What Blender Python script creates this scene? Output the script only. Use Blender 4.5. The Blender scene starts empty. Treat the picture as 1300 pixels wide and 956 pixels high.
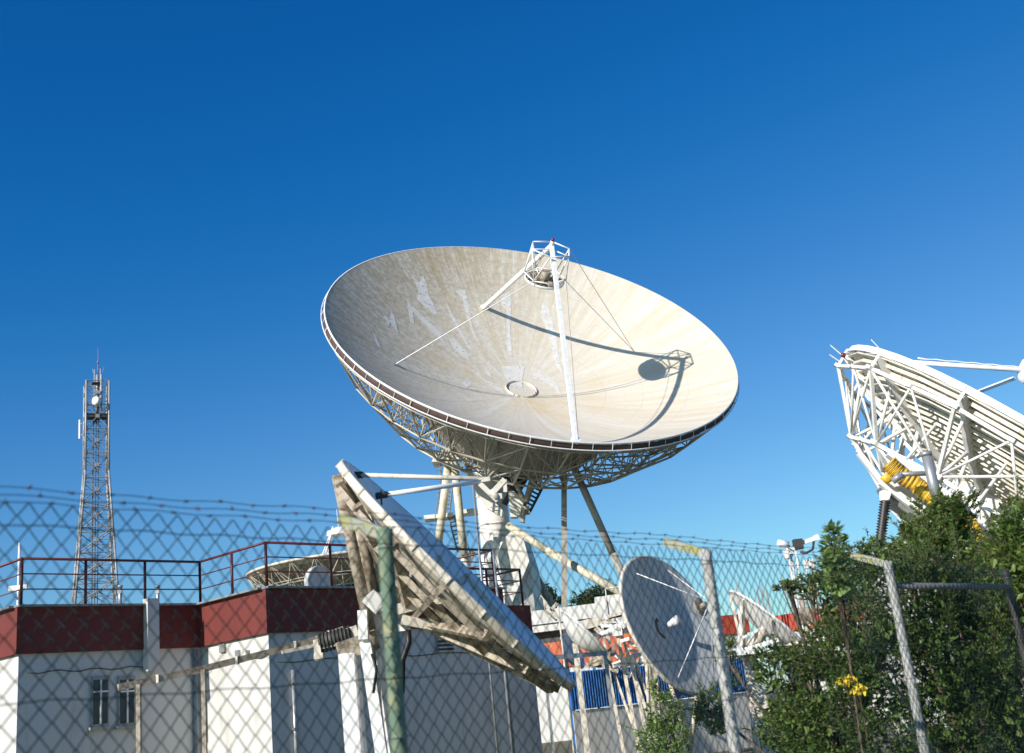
import bpy, math, random
from mathutils import Vector, Matrix, noise
random.seed(7)
R=math.radians
sc=bpy.context.scene; col=sc.collection
V=Vector
# ------------------------------------------------------------------ camera model
FPX=1480.; PIT=R(17.7); ROL=R(6.1)
CF=V((0,math.cos(PIT),math.sin(PIT))); _r=V((1,0,0)); _u=V((0,-math.sin(PIT),math.cos(PIT)))
CR=_r*math.cos(ROL)-_u*math.sin(ROL); CU=_r*math.sin(ROL)+_u*math.cos(ROL); CC=V((0,0,1.6))
def ray(x,y): return CF+CR*((x-650)/FPX)+CU*((433-y)/FPX)
def P(x,y,Y):
    d=ray(x,y); return CC+d*(Y/d.y)
def AZ(x,y,z):
    d=ray(x,y); return CC+d*((z-1.6)/d.z)
# ------------------------------------------------------------------ sun, sky
SAZ=R(-135.6); SEL=R(26)
SUN=V((math.cos(SEL)*math.sin(SAZ),math.cos(SEL)*math.cos(SAZ),math.sin(SEL)))
w=bpy.data.worlds.new("World"); sc.world=w; w.use_nodes=True
nt=w.node_tree; bg=nt.nodes['Background']
sk=nt.nodes.new('ShaderNodeTexSky'); sk.sky_type='NISHITA'; sk.sun_disc=False
sk.sun_elevation=SEL; sk.sun_rotation=SAZ; sk.altitude=0; sk.air_density=1.0; sk.dust_density=0.35; sk.ozone_density=2.2
def _m(op,a,b_,clamp=False):
    q=nt.nodes.new('ShaderNodeMath'); q.operation=op; q.use_clamp=False
    nt.links.new(a,q.inputs[0]); q.inputs[1].default_value=b_; return q.outputs[0]
sp_=nt.nodes.new('ShaderNodeSeparateColor'); cb_=nt.nodes.new('ShaderNodeCombineColor'); nt.links.new(sk.outputs[0],sp_.inputs[0])
_x=_m('ADD',_m('MULTIPLY',sp_.outputs[0],.85),-1.02); _s=_m('SQRT',_m('ADD',_m('POWER',_m('ABSOLUTE',_x,0.),2.),.05),0.)
_a=nt.nodes.new('ShaderNodeMath'); _a.operation='ADD'; nt.links.new(_x,_a.inputs[0]); nt.links.new(_s,_a.inputs[1]); nt.links.new(_m('MULTIPLY',_a.outputs[0],.5),cb_.inputs[0])
nt.links.new(_m('MULTIPLY',_m('POWER',sp_.outputs[1],1.29),.585),cb_.inputs[1])
nt.links.new(_m('MULTIPLY',_m('POWER',sp_.outputs[2],.90),1.45),cb_.inputs[2])
nt.links.new(cb_.outputs[0],bg.inputs[0]); bg.inputs[1].default_value=0.08
ld=bpy.data.lights.new('sun','SUN'); ld.energy=4.4; ld.angle=R(0.53); ld.color=(1,.945,.87)
lo=bpy.data.objects.new('sun',ld); col.objects.link(lo); lo.rotation_euler=SUN.to_track_quat('Z','Y').to_euler(); lo.location=SUN*200
sc.view_settings.view_transform='Standard'; sc.view_settings.look='None'; sc.view_settings.gamma=1; sc.view_settings.use_curve_mapping=False
sc.view_settings.exposure=0.40
# ------------------------------------------------------------------ materials
def newmat(name):
    m=bpy.data.materials.new(name); m.use_nodes=True; n=m.node_tree.nodes; l=m.node_tree.links
    return m,n,l,n['Principled BSDF']
def paint(name,c,rough=.5,metal=0.,var=.12,dirt=None,damt=.35,scale=3.,bump=.0,stretch=None,fine=True,thr=.5,spec=.5):
    m,n,l,b=newmat(name)
    b.inputs['Roughness'].default_value=rough; b.inputs['Metallic'].default_value=metal
    b.inputs['Specular IOR Level'].default_value=spec
    tc=n.new('ShaderNodeTexCoord'); mp=n.new('ShaderNodeMapping'); l.new(tc.outputs['Object'],mp.inputs[0])
    if stretch: mp.inputs['Scale'].default_value=stretch
    nz=n.new('ShaderNodeTexNoise'); nz.inputs['Scale'].default_value=scale; nz.inputs['Detail'].default_value=7; nz.inputs['Roughness'].default_value=.65
    l.new(mp.outputs[0],nz.inputs['Vector'])
    mr=n.new('ShaderNodeMapRange'); mr.inputs[1].default_value=.3; mr.inputs[2].default_value=.7; mr.inputs[3].default_value=1-var; mr.inputs[4].default_value=1+var
    l.new(nz.outputs[0],mr.inputs[0])
    mx=n.new('ShaderNodeVectorMath'); mx.operation='SCALE'; mx.inputs[0].default_value=c; l.new(mr.outputs[0],mx.inputs['Scale'])
    out=mx.outputs[0]
    if dirt:
        n2=n.new('ShaderNodeTexNoise'); n2.inputs['Scale'].default_value=scale*1.7; n2.inputs['Detail'].default_value=9; n2.inputs['Roughness'].default_value=.7
        l.new(mp.outputs[0],n2.inputs['Vector'])
        m2=n.new('ShaderNodeMapRange'); m2.inputs[1].default_value=thr; m2.inputs[2].default_value=thr+.13; m2.inputs[4].default_value=damt; l.new(n2.outputs[0],m2.inputs[0])
        mm=n.new('ShaderNodeMix'); mm.data_type='RGBA'; l.new(m2.outputs[0],mm.inputs[0]); l.new(out,mm.inputs[6]); mm.inputs[7].default_value=(*dirt,1); out=mm.outputs[2]
    l.new(out,b.inputs['Base Color'])
    if bump:
        bp=n.new('ShaderNodeBump'); bp.inputs['Strength'].default_value=bump; bp.inputs['Distance'].default_value=.02; l.new(nz.outputs[0],bp.inputs['Height']); l.new(bp.outputs[0],b.inputs['Normal'])
    return m
M={}
M['white']=paint('white_paint',(.74,.72,.67),.45,dirt=(.42,.33,.22),damt=.4,scale=2.,thr=.56)
M['truss']=paint('truss_paint',(.47,.43,.36),.5,dirt=(.42,.17,.06),damt=.75,scale=.9,thr=.585)
M['cream']=paint('cream_paint',(.66,.61,.49),.5,dirt=(.40,.33,.10),damt=.6,scale=1.2,thr=.5)
M['agedwhite']=paint('aged_white',(.66,.60,.50),.5,dirt=(.22,.16,.10),damt=.6,scale=4.,thr=.52)
M['weather']=paint('weathered_steel',(.40,.34,.26),.55,dirt=(.10,.06,.035),damt=.8,scale=3.5,thr=.48)
M['grey']=paint('grey_steel',(.30,.31,.31),.45,metal=.3,dirt=(.16,.10,.06),damt=.4,scale=3)
M['galv']=paint('galvanised',(.36,.37,.38),.42,metal=.5,scale=5)
M['dark']=paint('dark_steel',(.055,.05,.045),.6,scale=3)
M['brown']=paint('brown_band',(.10,.06,.05),.8,scale=2.)
M['shade']=paint('back_shell',(.40,.37,.32),.6,dirt=(.20,.17,.12),damt=.6,scale=1.2,thr=.47)  # darker back paint; on the support beam it imitates shade
M['bright']=paint('bright_white',(.82,.81,.79),.4,dirt=(.5,.45,.38),damt=.3,scale=3.,thr=.6)
M['steelwhite']=paint('steel_white',(.74,.73,.70),.45,dirt=(.42,.34,.25),damt=.6,scale=2.2,thr=.54)
M['panelwhite']=paint('panel_white',(.78,.77,.74),.5,dirt=(.40,.36,.30),damt=.45,scale=1.5,thr=.57)
M['yellow']=paint('yellow_hose',(.78,.47,.04),.5,dirt=(.35,.18,.02),damt=.5,scale=4)
M['rubber']=paint('black_rubber',(.018,.016,.016),.5)
M['wallp']=paint('wall_paint',(.60,.585,.55),.75,var=.05,dirt=(.38,.36,.32),damt=.55,scale=1.1,thr=.53,bump=.15,stretch=(1,1,.22))
M['maroon']=paint('maroon_fascia',(.150,.024,.018),.75,var=.10,dirt=(.10,.018,.013),damt=.5,scale=1.3,thr=.5,stretch=(1,1,.3))
M['rail']=paint('maroon_rail',(.11,.016,.013),.45,scale=4)
M['redwall']=paint('rust_red_wall',(.52,.12,.05),.7,dirt=(.68,.48,.38),damt=.7,scale=1.1,thr=.56,stretch=(1,1,.35))
M['redband']=paint('red_band',(.46,.07,.035),.7,scale=1.)
M['blue']=paint('blue_sheet',(.03,.17,.50),.55,dirt=(.07,.16,.26),damt=.75,scale=2.5,thr=.49,stretch=(1,1,.3))
M['glass']=paint('dark_glass',(.02,.025,.03),.12)
M['concrete']=paint('concrete',(.42,.41,.38),.85,dirt=(.2,.19,.16),damt=.6,scale=2.,bump=.2)
M['ground']=paint('dry_ground',(.13,.12,.07),.95,var=.3,dirt=(.07,.10,.03),damt=.8,scale=.6,bump=.3)
M['lichen']=paint('lichen_post',(.30,.31,.26),.7,dirt=(.30,.29,.07),damt=.8,scale=9,thr=.46,bump=.3)
M['post']=paint('fence_post',(.42,.42,.40),.6,dirt=(.14,.15,.12),damt=.6,scale=14,thr=.5,bump=.2)
M['postgreen']=paint('green_post',(.12,.19,.13),.65,dirt=(.34,.33,.17),damt=.9,scale=6,thr=.50,bump=.3)
M['mesh']=paint('chain_link_wire',(.013,.030,.032),.7,dirt=(.06,.045,.03),damt=.5,scale=8,spec=.12)
M['barb']=paint('barbed_wire',(.07,.055,.05),.6,metal=.4,dirt=(.25,.09,.04),damt=.7,scale=8)
M['red']=paint('red_lens',(.22,.01,.02),.3)
M['towergrey']=paint('tower_grey',(.36,.36,.36),.5,metal=.1,dirt=(.20,.18,.17),damt=.5,scale=.8)
M['redwhite']=paint('mast_red',(.40,.12,.12),.5)
M['palegreen']=paint('pale_green_roof',(.50,.55,.45),.6)
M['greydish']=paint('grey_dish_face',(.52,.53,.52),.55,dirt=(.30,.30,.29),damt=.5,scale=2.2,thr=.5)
M['bark']=paint('bark',(.12,.09,.06),.9,bump=.4,scale=12)
M['flower']=paint('yellow_petals',(.75,.55,.03),.6)
def leafmat(name,c1,c2,tr=.42):
    m,n,l,b=newmat(name)
    oi=n.new('ShaderNodeTexCoord'); nz=n.new('ShaderNodeTexNoise'); nz.inputs['Scale'].default_value=3.; nz.inputs['Detail'].default_value=6; l.new(oi.outputs['Object'],nz.inputs['Vector'])
    at=n.new('ShaderNodeAttribute'); at.attribute_name='lv'
    ad=n.new('ShaderNodeMath'); ad.operation='ADD'; l.new(nz.outputs[0],ad.inputs[0]); l.new(at.outputs['Fac'],ad.inputs[1])
    mr=n.new('ShaderNodeMapRange'); mr.inputs[1].default_value=.55; mr.inputs[2].default_value=1.45; l.new(ad.outputs[0],mr.inputs[0])
    mx=n.new('ShaderNodeMix'); mx.data_type='RGBA'; l.new(mr.outputs[0],mx.inputs[0]); mx.inputs[6].default_value=(*c1,1); mx.inputs[7].default_value=(*c2,1)
    l.new(mx.outputs[2],b.inputs['Base Color']); b.inputs['Roughness'].default_value=.45
    t=n.new('ShaderNodeBsdfTranslucent'); l.new(mx.outputs[2],t.inputs[0]); ms=n.new('ShaderNodeMixShader'); ms.inputs[0].default_value=tr
    l.new(b.outputs[0],ms.inputs[1]); l.new(t.outputs[0],ms.inputs[2]); l.new(ms.outputs[0],n['Material Output'].inputs[0])
    return m
M['leaf']=leafmat('leaf_dark',(.028,.068,.016),(.15,.23,.05))
M['leafy']=leafmat('leaf_fresh',(.13,.22,.06),(.32,.44,.13))
M['leafmid']=leafmat('leaf_mid',(.045,.095,.02),(.20,.28,.06))
M['leaffar']=leafmat('leaf_far',(.03,.06,.015),(.12,.17,.04))
# big reflector face: streaked, stained, panelled (object space: z = dish axis)
def reflector_mat():
    m,n,l,b=newmat('reflector_paint')
    tc=n.new('ShaderNodeTexCoord'); sx=n.new('ShaderNodeSeparateXYZ'); l.new(tc.outputs['Object'],sx.inputs[0])
    def math_(op,a,b_=None):
        q=n.new('ShaderNodeMath'); q.operation=op
        for i,v in enumerate((a,b_)):
            if v is None: continue
            if isinstance(v,(int,float)): q.inputs[i].default_value=v
            else: l.new(v,q.inputs[i])
        return q.outputs[0]
    ang=math_('ARCTAN2',sx.outputs[1],sx.outputs[0])
    rad=math_('SQRT',math_('ADD',math_('MULTIPLY',sx.outputs[0],sx.outputs[0]),math_('MULTIPLY',sx.outputs[1],sx.outputs[1])))
    cx=n.new('ShaderNodeCombineXYZ')
    l.new(math_('MULTIPLY',math_('COSINE',ang),9.),cx.inputs[0]); l.new(math_('MULTIPLY',math_('SINE',ang),9.),cx.inputs[1]); l.new(math_('MULTIPLY',rad,.07),cx.inputs[2])
    def nz(vec,scale,det=8,ro=.65):
        q=n.new('ShaderNodeTexNoise'); q.inputs['Scale'].default_value=scale; q.inputs['Detail'].default_value=det; q.inputs['Roughness'].default_value=ro; l.new(vec,q.inputs['Vector']); return q.outputs[0]
    def rng(v,a,b_,c=0.,d=1.):
        q=n.new('ShaderNodeMapRange'); q.inputs[1].default_value=a; q.inputs[2].default_value=b_; q.inputs[3].default_value=c; q.inputs[4].default_value=d; l.new(v,q.inputs[0]); return q.outputs[0]
    def mix(f,a,c):
        q=n.new('ShaderNodeMix'); q.data_type='RGBA'
        if isinstance(f,float): q.inputs[0].default_value=f
        else: l.new(f,q.inputs[0])
        for i,v in ((6,a),(7,c)):
            if isinstance(v,tuple): q.inputs[i].default_value=(*v,1)
            else: l.new(v,q.inputs[i])
        return q.outputs[2]
    streak=nz(cx.outputs[0],1.6); fine=nz(cx.outputs[0],6.,9,.75); big=nz(tc.outputs['Object'],.13,4); gran=nz(tc.outputs['Object'],2.2,9,.8); speck=nz(tc.outputs['Object'],7.,4,.7)
    base=mix(rng(streak,.35,.65),(.60,.525,.40),(.69,.65,.575))
    # stain mottling plus painted-in grey of the high left, where sun only grazes
    side=rng(math_('ADD',math_('MULTIPLY',sx.outputs[0],-.8),math_('MULTIPLY',sx.outputs[1],.55)),-4.,11.)
    stain_shade=math_('MULTIPLY',rng(gran,.46,.56),side)
    base=mix(math_('MULTIPLY',stain_shade,.62),base,(.33,.29,.215))
    ban=math_('MULTIPLY',rng(fine,.42,.57),rng(rad,7.,14.,.12,.8)); ban=math_('MULTIPLY',ban,math_('ADD',math_('MULTIPLY',side,.9),.15))
    base=mix(math_('MULTIPLY',ban,.68),base,(.38,.28,.155))
    base=mix(math_('MULTIPLY',rng(speck,.56,.66),.5),base,(.44,.39,.31))
    base=mix(math_('MULTIPLY',rng(fine,.30,.44,1.,0.),.35),base,(.78,.74,.67))
    rust=math_('MULTIPLY',rng(big,.52,.66),rng(rad,3.,9.,1.,.15)); base=mix(math_('MULTIPLY',rust,.55),base,(.62,.44,.21))
    # panel joints
    fr=math_('FRACT',math_('ADD',math_('MULTIPLY',ang,36/(2*math.pi)),100.)); d=math_('MULTIPLY',math_('MINIMUM',fr,math_('SUBTRACT',1.,fr)),rad)
    j1=rng(d,.05,.16,1.,0.)
    rr=None
    for r_ in (3.9,6.6,9.4,12.6):
        q=rng(math_('ABSOLUTE',math_('SUBTRACT',rad,r_)),.015,.05,1.,0.); rr=q if rr is None else math_('MAXIMUM',rr,q)
    base=mix(math_('MULTIPLY',math_('MAXIMUM',j1,rr),.34),base,(.45,.40,.33))
    l.new(base,b.inputs['Base Color']); b.inputs['Roughness'].default_value=.6; b.inputs['Specular IOR Level'].default_value=.3
    bp=n.new('ShaderNodeBump'); bp.inputs['Strength'].default_value=.25; bp.inputs['Distance'].default_value=.03; l.new(gran,bp.inputs['Height']); l.new(bp.outputs[0],b.inputs['Normal'])
    return m
M['reflector']=reflector_mat()
M['patch']=paint('repaint_patch',(.76,.735,.69),.6,dirt=(.66,.61,.52),damt=.7,scale=1.5,thr=.48)
_n=M['patch'].node_tree.nodes; _l=M['patch'].node_tree.links
_t=_n.new('ShaderNodeTexCoord'); _z=_n.new('ShaderNodeTexNoise'); _z.inputs['Scale'].default_value=2.6; _z.inputs['Detail'].default_value=9; _z.inputs['Roughness'].default_value=.7; _l.new(_t.outputs['Object'],_z.inputs['Vector'])
_r=_n.new('ShaderNodeMapRange'); _r.inputs[1].default_value=.30; _r.inputs[2].default_value=.44; _r.inputs[4].default_value=.88; _l.new(_z.outputs[0],_r.inputs[0])
_tr=_n.new('ShaderNodeBsdfTransparent'); _mx=_n.new('ShaderNodeMixShader'); _l.new(_r.outputs[0],_mx.inputs[0]); _l.new(_tr.outputs[0],_mx.inputs[1]); _l.new(_n['Principled BSDF'].outputs[0],_mx.inputs[2]); _l.new(_mx.outputs[0],_n['Material Output'].inputs[0])
# ------------------------------------------------------------------ mesh builder
class MB:
    def __init__(s): s.v=[]; s.f=[]; s.sm=[]; s.mi=[]; s.cm=0
    def add(s,vs,fs,smooth=False):
        b=len(s.v); s.v+= [tuple(v) for v in vs]
        for f in fs: s.f.append([b+i for i in f]); s.sm.append(smooth); s.mi.append(s.cm)
        return s
    def tube(s,a,b,r,r2=None,n=8,caps=True):
        a=V(a); b=V(b); r2=r if r2 is None else r2; d=(b-a)
        if d.length<1e-6: return s
        d.normalize(); u=d.orthogonal().normalized(); w_=d.cross(u); vs=[]
        for p,q in ((a,r),(b,r2)):
            for i in range(n):
                t=2*math.pi*(i+.5)/n; vs.append(p+(u*math.cos(t)+w_*math.sin(t))*q)
        s.add(vs,[(i,(i+1)%n,n+(i+1)%n,n+i) for i in range(n)],n>5)
        if caps: b0=len(s.v)-2*n; s.f.append([b0+i for i in range(n)][::-1]); s.sm.append(False); s.mi.append(s.cm); s.f.append([b0+n+i for i in range(n)]); s.sm.append(False); s.mi.append(s.cm)
        return s
    def path(s,pts,r,n=6):
        pts=[V(p) for p in pts]; vs=[]; u=None
        for i,p in enumerate(pts):
            d=(pts[min(i+1,len(pts)-1)]-pts[max(i-1,0)]).normalized()
            if u is None: u=d.orthogonal().normalized()
            u=(u-d*u.dot(d)).normalized(); w_=d.cross(u); q=r[i] if isinstance(r,(list,tuple)) else r
            for k in range(n):
                t=2*math.pi*k/n; vs.append(p+(u*math.cos(t)+w_*math.sin(t))*q)
        m=len(pts)
        fs=[(i*n+k,i*n+(k+1)%n,(i+1)*n+(k+1)%n,(i+1)*n+k) for i in range(m-1) for k in range(n)]
        fs+=[tuple(range(n))[::-1],tuple((m-1)*n+k for k in range(n))]
        return s.add(vs,fs,True)
    def beam(s,a,b,w_,h,up=(0,0,1)):
        a=V(a); b=V(b); d=(b-a).normalized(); up=V(up)
        if abs(d.dot(up))>.98: up=V((1,0,0)) if abs(d.x)<.9 else V((0,1,0))
        x=d.cross(up).normalized(); y=x.cross(d)
        vs=[p+x*(sx*w_/2)+y*(sy*h/2) for p in (a,b) for sx,sy in ((-1,-1),(1,-1),(1,1),(-1,1))]
        return s.add(vs,[(3,2,1,0),(4,5,6,7),(0,1,5,4),(1,2,6,5),(2,3,7,6),(3,0,4,7)])
    def box(s,c,size,rz=0.,Mx=None):
        c=V(c); m=Mx or Matrix.Rotation(rz,3,'Z'); hx,hy,hz=[q/2 for q in size]
        vs=[c+m@V((x*hx,y*hy,z*hz)) for z in (-1,1) for x,y in ((-1,-1),(1,-1),(1,1),(-1,1))]
        return s.add(vs,[(3,2,1,0),(4,5,6,7),(0,1,5,4),(1,2,6,5),(2,3,7,6),(3,0,4,7)])
    def prism(s,pts,vec):
        n=len(pts); vs=[V(p) for p in pts]+[V(p)+V(vec) for p in pts]
        return s.add(vs,[tuple(range(n))[::-1],tuple(range(n,2*n))]+[(i,(i+1)%n,n+(i+1)%n,n+i) for i in range(n)])
    def lathe(s,prof,n=48,T=None,smooth=True,a0=0,a1=2*math.pi):
        full=abs(a1-a0-2*math.pi)<1e-6; m=n if full else n+1; vs=[]
        for r_,z in prof:
            for k in range(m):
                t=a0+(a1-a0)*k/n; p=V((r_*math.cos(t),r_*math.sin(t),z)); vs.append(T@p if T else p)
        fs=[(i*m+k,i*m+(k+1)%m,(i+1)*m+(k+1)%m,(i+1)*m+k) for i in range(len(prof)-1) for k in range(n)]
        return s.add(vs,fs,smooth)
    def build(s,name,mat,parent=None,Mx=None):
        me=bpy.data.meshes.new(name); me.from_pydata(s.v,[],s.f); me.update()
        me.polygons.foreach_set('use_smooth',s.sm)
        ms=mat if isinstance(mat,list) else [mat]
        for q in ms: me.materials.append(M[q])
        if len(ms)>1: me.polygons.foreach_set('material_index',s.mi)
        o=bpy.data.objects.new(name,me); col.objects.link(o)
        if Mx is not None: o.matrix_basis=Mx
        if parent is not None: setpar(o,parent)
        return o
def rootmat(o):
    m=Matrix.Identity(4)
    while o is not None:
        loc=o.matrix_basis; m=(o.matrix_parent_inverse@loc if o.parent else loc)@m; o=o.parent
    return m
def setpar(o,parent): o.parent=parent; o.matrix_parent_inverse=rootmat(parent).inverted()
def tag(o,label=None,cat=None,group=None,kind=None):
    for k,v_ in (('label',label),('category',cat),('group',group),('kind',kind)):
        if v_: o[k]=v_
    return o
def thing(name,label,cat,loc,group=None):
    o=bpy.data.objects.new(name,None); col.objects.link(o); o.location=V(loc); o.empty_display_size=.5
    bpy.context.view_layer.update()
    o.matrix_basis=Matrix.Translation(V(loc)); return tag(o,label,cat,group)
def dish_frame(px,py,Y,majx,majy,ratio,side,front):
    """frame of a dish: centre pixel + depth, direction of the ellipse's long axis, its ratio, side = image dir of axis"""
    c=P(px,py,Y); vd=(c-CC).normalized()
    e=(CR*majx-CU*majy); e=(e-vd*e.dot(vd)).normalized()
    q=vd.cross(e).normalized(); s2=(CR*side[0]-CU*side[1])
    if q.dot(s2)<0: q=-q
    n=(q*math.sqrt(1-ratio**2)+vd*(-ratio if front else ratio)).normalized()
    y=n.cross(e)
    m=Matrix((( e.x,y.x,n.x,c.x),(e.y,y.y,n.y,c.y),(e.z,y.z,n.z,c.z),(0,0,0,1)))
    return m
# ================================================================== GROUND
g=MB(); g.add([(-900,-300,0),(900,-300,0),(900,2500,0),(-900,2500,0)],[(0,1,2,3)])
tag(g.build('ground','ground'),kind='structure')
# ================================================================== BIG DISH
RD=15.925; DEP=5.3
naz=R(157.9); nel=R(43.43)
N=V((math.cos(nel)*math.sin(naz),math.cos(nel)*math.cos(naz),math.sin(nel)))
c0=P(677.5,419.5,85.); O=c0-N*DEP
E1=V((0,0,1)).cross(N).normalized()
if E1.x<0: E1=-E1
E2=N.cross(E1)
MD=Matrix(((E1.x,E2.x,N.x,O.x),(E1.y,E2.y,N.y,O.y),(E1.z,E2.z,N.z,O.z),(0,0,0,1)))
MDI=MD.inverted()
K=DEP/RD**2
def S(r): return K*r*r
def on_dish(x,y):
    """dish-local point where the photo's ray meets the inner face"""
    d=(MDI.to_3x3()@ray(x,y)); p=MDI@CC
    A=K*(d.x**2+d.y**2); B=2*K*(d.x*p.x+d.y*p.y)-d.z; C_=K*(p.x**2+p.y**2)-p.z
    t=(-B-math.sqrt(max(0,B*B-4*A*C_)))/2/A; t2=(-B+math.sqrt(max(0,B*B-4*A*C_)))/2/A
    c=[p+d*q for q in (t,t2)]; c=[q for q in c if q.z<DEP*1.03]
    return c[-1] if c else p+d*t2
def cyl(r,t,h): return V((r*math.cos(t),r*math.sin(t),h))
big=thing('satellite_dish','giant cream stained satellite dish tilted up on white pedestal, behind all the others','satellite dish',(P(640,700,90).x,90,0))
# reflector with patches
b=MB(); rs=[1.25]+[1.25+(RD-1.25)*i/40 for i in range(1,41)]
b.lathe([(r,S(r)) for r in rs],180)
for pl in ( # repaired areas in photo pixels: (origin, zoom, outline)
 ((380,290),4.333,[(625,265),(660,300),(680,258),(700,300),(710,360),(740,420),(765,480),(735,470),(680,420),(645,390),(655,345),(640,310)]),
 ((380,290),4.333,[(590,380),(615,420),(640,445),(780,580),(815,670),(790,630),(745,580),(625,460),(632,530),(608,510)]),
 ((380,290),4.333,[(790,360),(825,440),(905,590),(960,690),(915,640),(870,550),(830,480)]),
 ((380,290),4.333,[(870,340),(912,335),(935,450),(950,540),(1000,650),(960,600),(920,480),(895,380),(860,350)]),
 ((380,290),4.333,[(460,465),(480,490),(500,500),(505,450),(525,490),(550,590),(535,570),(500,515),(490,540)]),
 ((380,290),4.333,[(400,570),(420,590),(450,660),(430,650)]),
 ((380,290),4.333,[(820,600),(850,600),(880,640),(920,680),(940,730),(890,700),(840,650)]),
 ((380,290),4.333,[(890,850),(930,835),(950,860),(920,878)]),
 ((380,290),4.333,[(960,800),(985,790),(1000,820),(1110,880),(1130,910),(1080,890),(1060,870),(985,815)]),
 ((380,290),4.333,[(1110,760),(1240,758),(1225,850),(1230,875),(1160,868),(1135,820)]),
 ((380,290),4.333,[(1110,370),(1160,350),(1165,450),(1160,560),(1170,700),(1150,700),(1140,450),(1110,420)]),
 ((650,290),4.194,[(165,390),(200,440),(235,560),(245,660),(270,780),(230,720),(190,560),(150,450)]),
 ((650,290),4.194,[(100,760),(200,790),(240,830),(262,890),(220,850),(160,810)]),
 ((560,440),5.31,[(285,130),(330,180),(340,210),(300,180)]),
 ((560,440),5.31,[(350,130),(390,180),(400,205),(370,170)]),
 ((560,440),5.31,[(610,165),(650,180),(655,215),(640,235),(625,200)])):
    (ox,oy),zf,pts=pl
    import mathutils
    P2=[(ox+x/zf,oy+y/zf) for x,y in pts]
    # roughen the outline
    Q=[]
    for i in range(len(P2)):
        a_=P2[i]; c_=P2[(i+1)%len(P2)]
        for k in range(5):
            t=k/5; j=.4 if k else 0.15
            Q.append((a_[0]+(c_[0]-a_[0])*t+random.uniform(-j,j),a_[1]+(c_[1]-a_[1])*t+random.uniform(-j,j)))
    loc=[on_dish(*q) for q in Q]
    tris=mathutils.geometry.tessellate_polygon([[V((p.x,p.y,0)) for p in loc]])
    b.cm=1; vs=[]; fs=[]
    for t in tris:
        A_,B_,C_=[loc[i] for i in t]; n_=4; idx={}
        for i in range(n_+1):
            for j in range(n_+1-i):
                p=A_*(1-(i+j)/n_)+B_*(i/n_)+C_*(j/n_); rr=math.hypot(p.x,p.y)
                idx[i,j]=len(vs); vs.append(V((p.x,p.y,S(rr)+.02)))
        for i in range(n_):
            for j in range(n_-i):
                fs.append((idx[i,j],idx[i+1,j],idx[i,j+1]))
                if i+j<n_-1: fs.append((idx[i+1,j],idx[i+1,j+1],idx[i,j+1]))
    b.add(vs,fs,True)
refl=b.build('reflector',['reflector','patch'],big,MD)
b=MB(); b.lathe([(RD,DEP-.16)]+[(r,S(r)-.16) for r in rs[::-4]],180)
b.build('back_panels','shade',big,MD)
b=MB(); b.lathe([(RD-.01,DEP+.006),(RD+.05,DEP+.006),(RD+.07,DEP-.1),(RD+.0,DEP-.17)],180); b.build('rim_lip','bright',big,MD)
# hub opening
b=MB(); b.lathe([(1.25,-.3),(1.25,.17),(1.22,.185),(1.20,.17),(1.20,-.3)],40); b.build('hub_ring','agedwhite',refl,MD)
b=MB(); b.lathe([(0,.0),(1.13,.0)],40); b.build('hub_cover','agedwhite',refl,MD)
# rim walkway rail
b=MB(); n=72
b.lathe([(RD+.18,DEP-.56),(RD+.24,DEP-.56),(RD+.24,DEP-.47),(RD+.18,DEP-.47),(RD+.18,DEP-.56)],144)
for k in range(n):
    t=2*math.pi*k/n; r_=.018 if k%2 else .032
    b.tube(cyl(RD+.06,t,DEP-.05),cyl(RD+.21,t,DEP-.56),r_,n=5)
b.build('rim_rail','bright',big,MD)
b=MB(); b.lathe([(RD+.0,DEP-.2),(RD+.12,DEP-.50),(RD+.06,DEP-.55),(RD-.1,DEP-.3)],144); b.build('walkway_band','brown',big,MD)  # brown band filling the gap between lip and rail
# ribs
NR=36; A=cyl(RD,0,DEP-.85); B=cyl(13.5,0,S(13.5)-.3); C=cyl(10.7,0,S(10.7)-.3); D=cyl(7.8,0,S(7.8)-.3)
B2=cyl(14.1,0,1.55); C2=cyl(11.1,0,-1.65); D2=cyl(7.4,0,-3.35)
b=MB()
for p,q,r_ in ((A,B,.06),(B,C,.06),(C,D,.06),(A,B2,.075),(B2,C2,.08),(C2,D2,.08),(B,B2,.05),(C,C2,.05),(D,D2,.06),(B2,C,.05),(C2,D,.05),(A,cyl(14.6,0,3.25),.05),(cyl(14.7,0,S(14.7)-.3),cyl(14.8,0,3.3),.04),(cyl(12.1,0,S(12.1)-.3),cyl(12.15,0,.2),.04),(cyl(9.2,0,S(9.2)-.3),cyl(8.8,0,-2.2),.04)): b.tube(p,q,r_,n=5)
rib=b.build('truss_rib','truss',big,MD)
for k in range(1,NR):
    o=rib.copy(); col.objects.link(o); o.parent=big; o.matrix_parent_inverse=rib.matrix_parent_inverse; o.matrix_basis=MD@Matrix.Rotation(2*math.pi*k/NR,4,'Z')
b=MB()
def rot(p,k): return Matrix.Rotation(2*math.pi*k/NR,3,'Z')@p
for k in range(NR):
    for p,r_ in ((A,.06),(B,.05),(C,.05),(B2,.07),(C2,.085),(D2,.09),(D,.06)): b.tube(rot(p,k),rot(p,k+1),r_,n=5,caps=False)
    s_=1 if k%2 else 0
    for p,q,r_ in ((A,B2,.05),(B2,C2,.05),(B,B2,.04),(C,C2,.04),(A,B,.035),(C2,D2,.05),(B,C2,.035)):
        if s_: b.tube(rot(p,k),rot(q,k+1),r_,n=5,caps=False)
        else: b.tube(rot(q,k),rot(p,k+1),r_,n=5,caps=False)
b.build('ring_bracing','truss',big,MD)
b=MB(); b.lathe([(9.6,S(9.6)-.25),(9.0,.6),(6.7,-3.6),(5.6,-3.9),(0,-3.9)],60,smooth=False)
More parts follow.
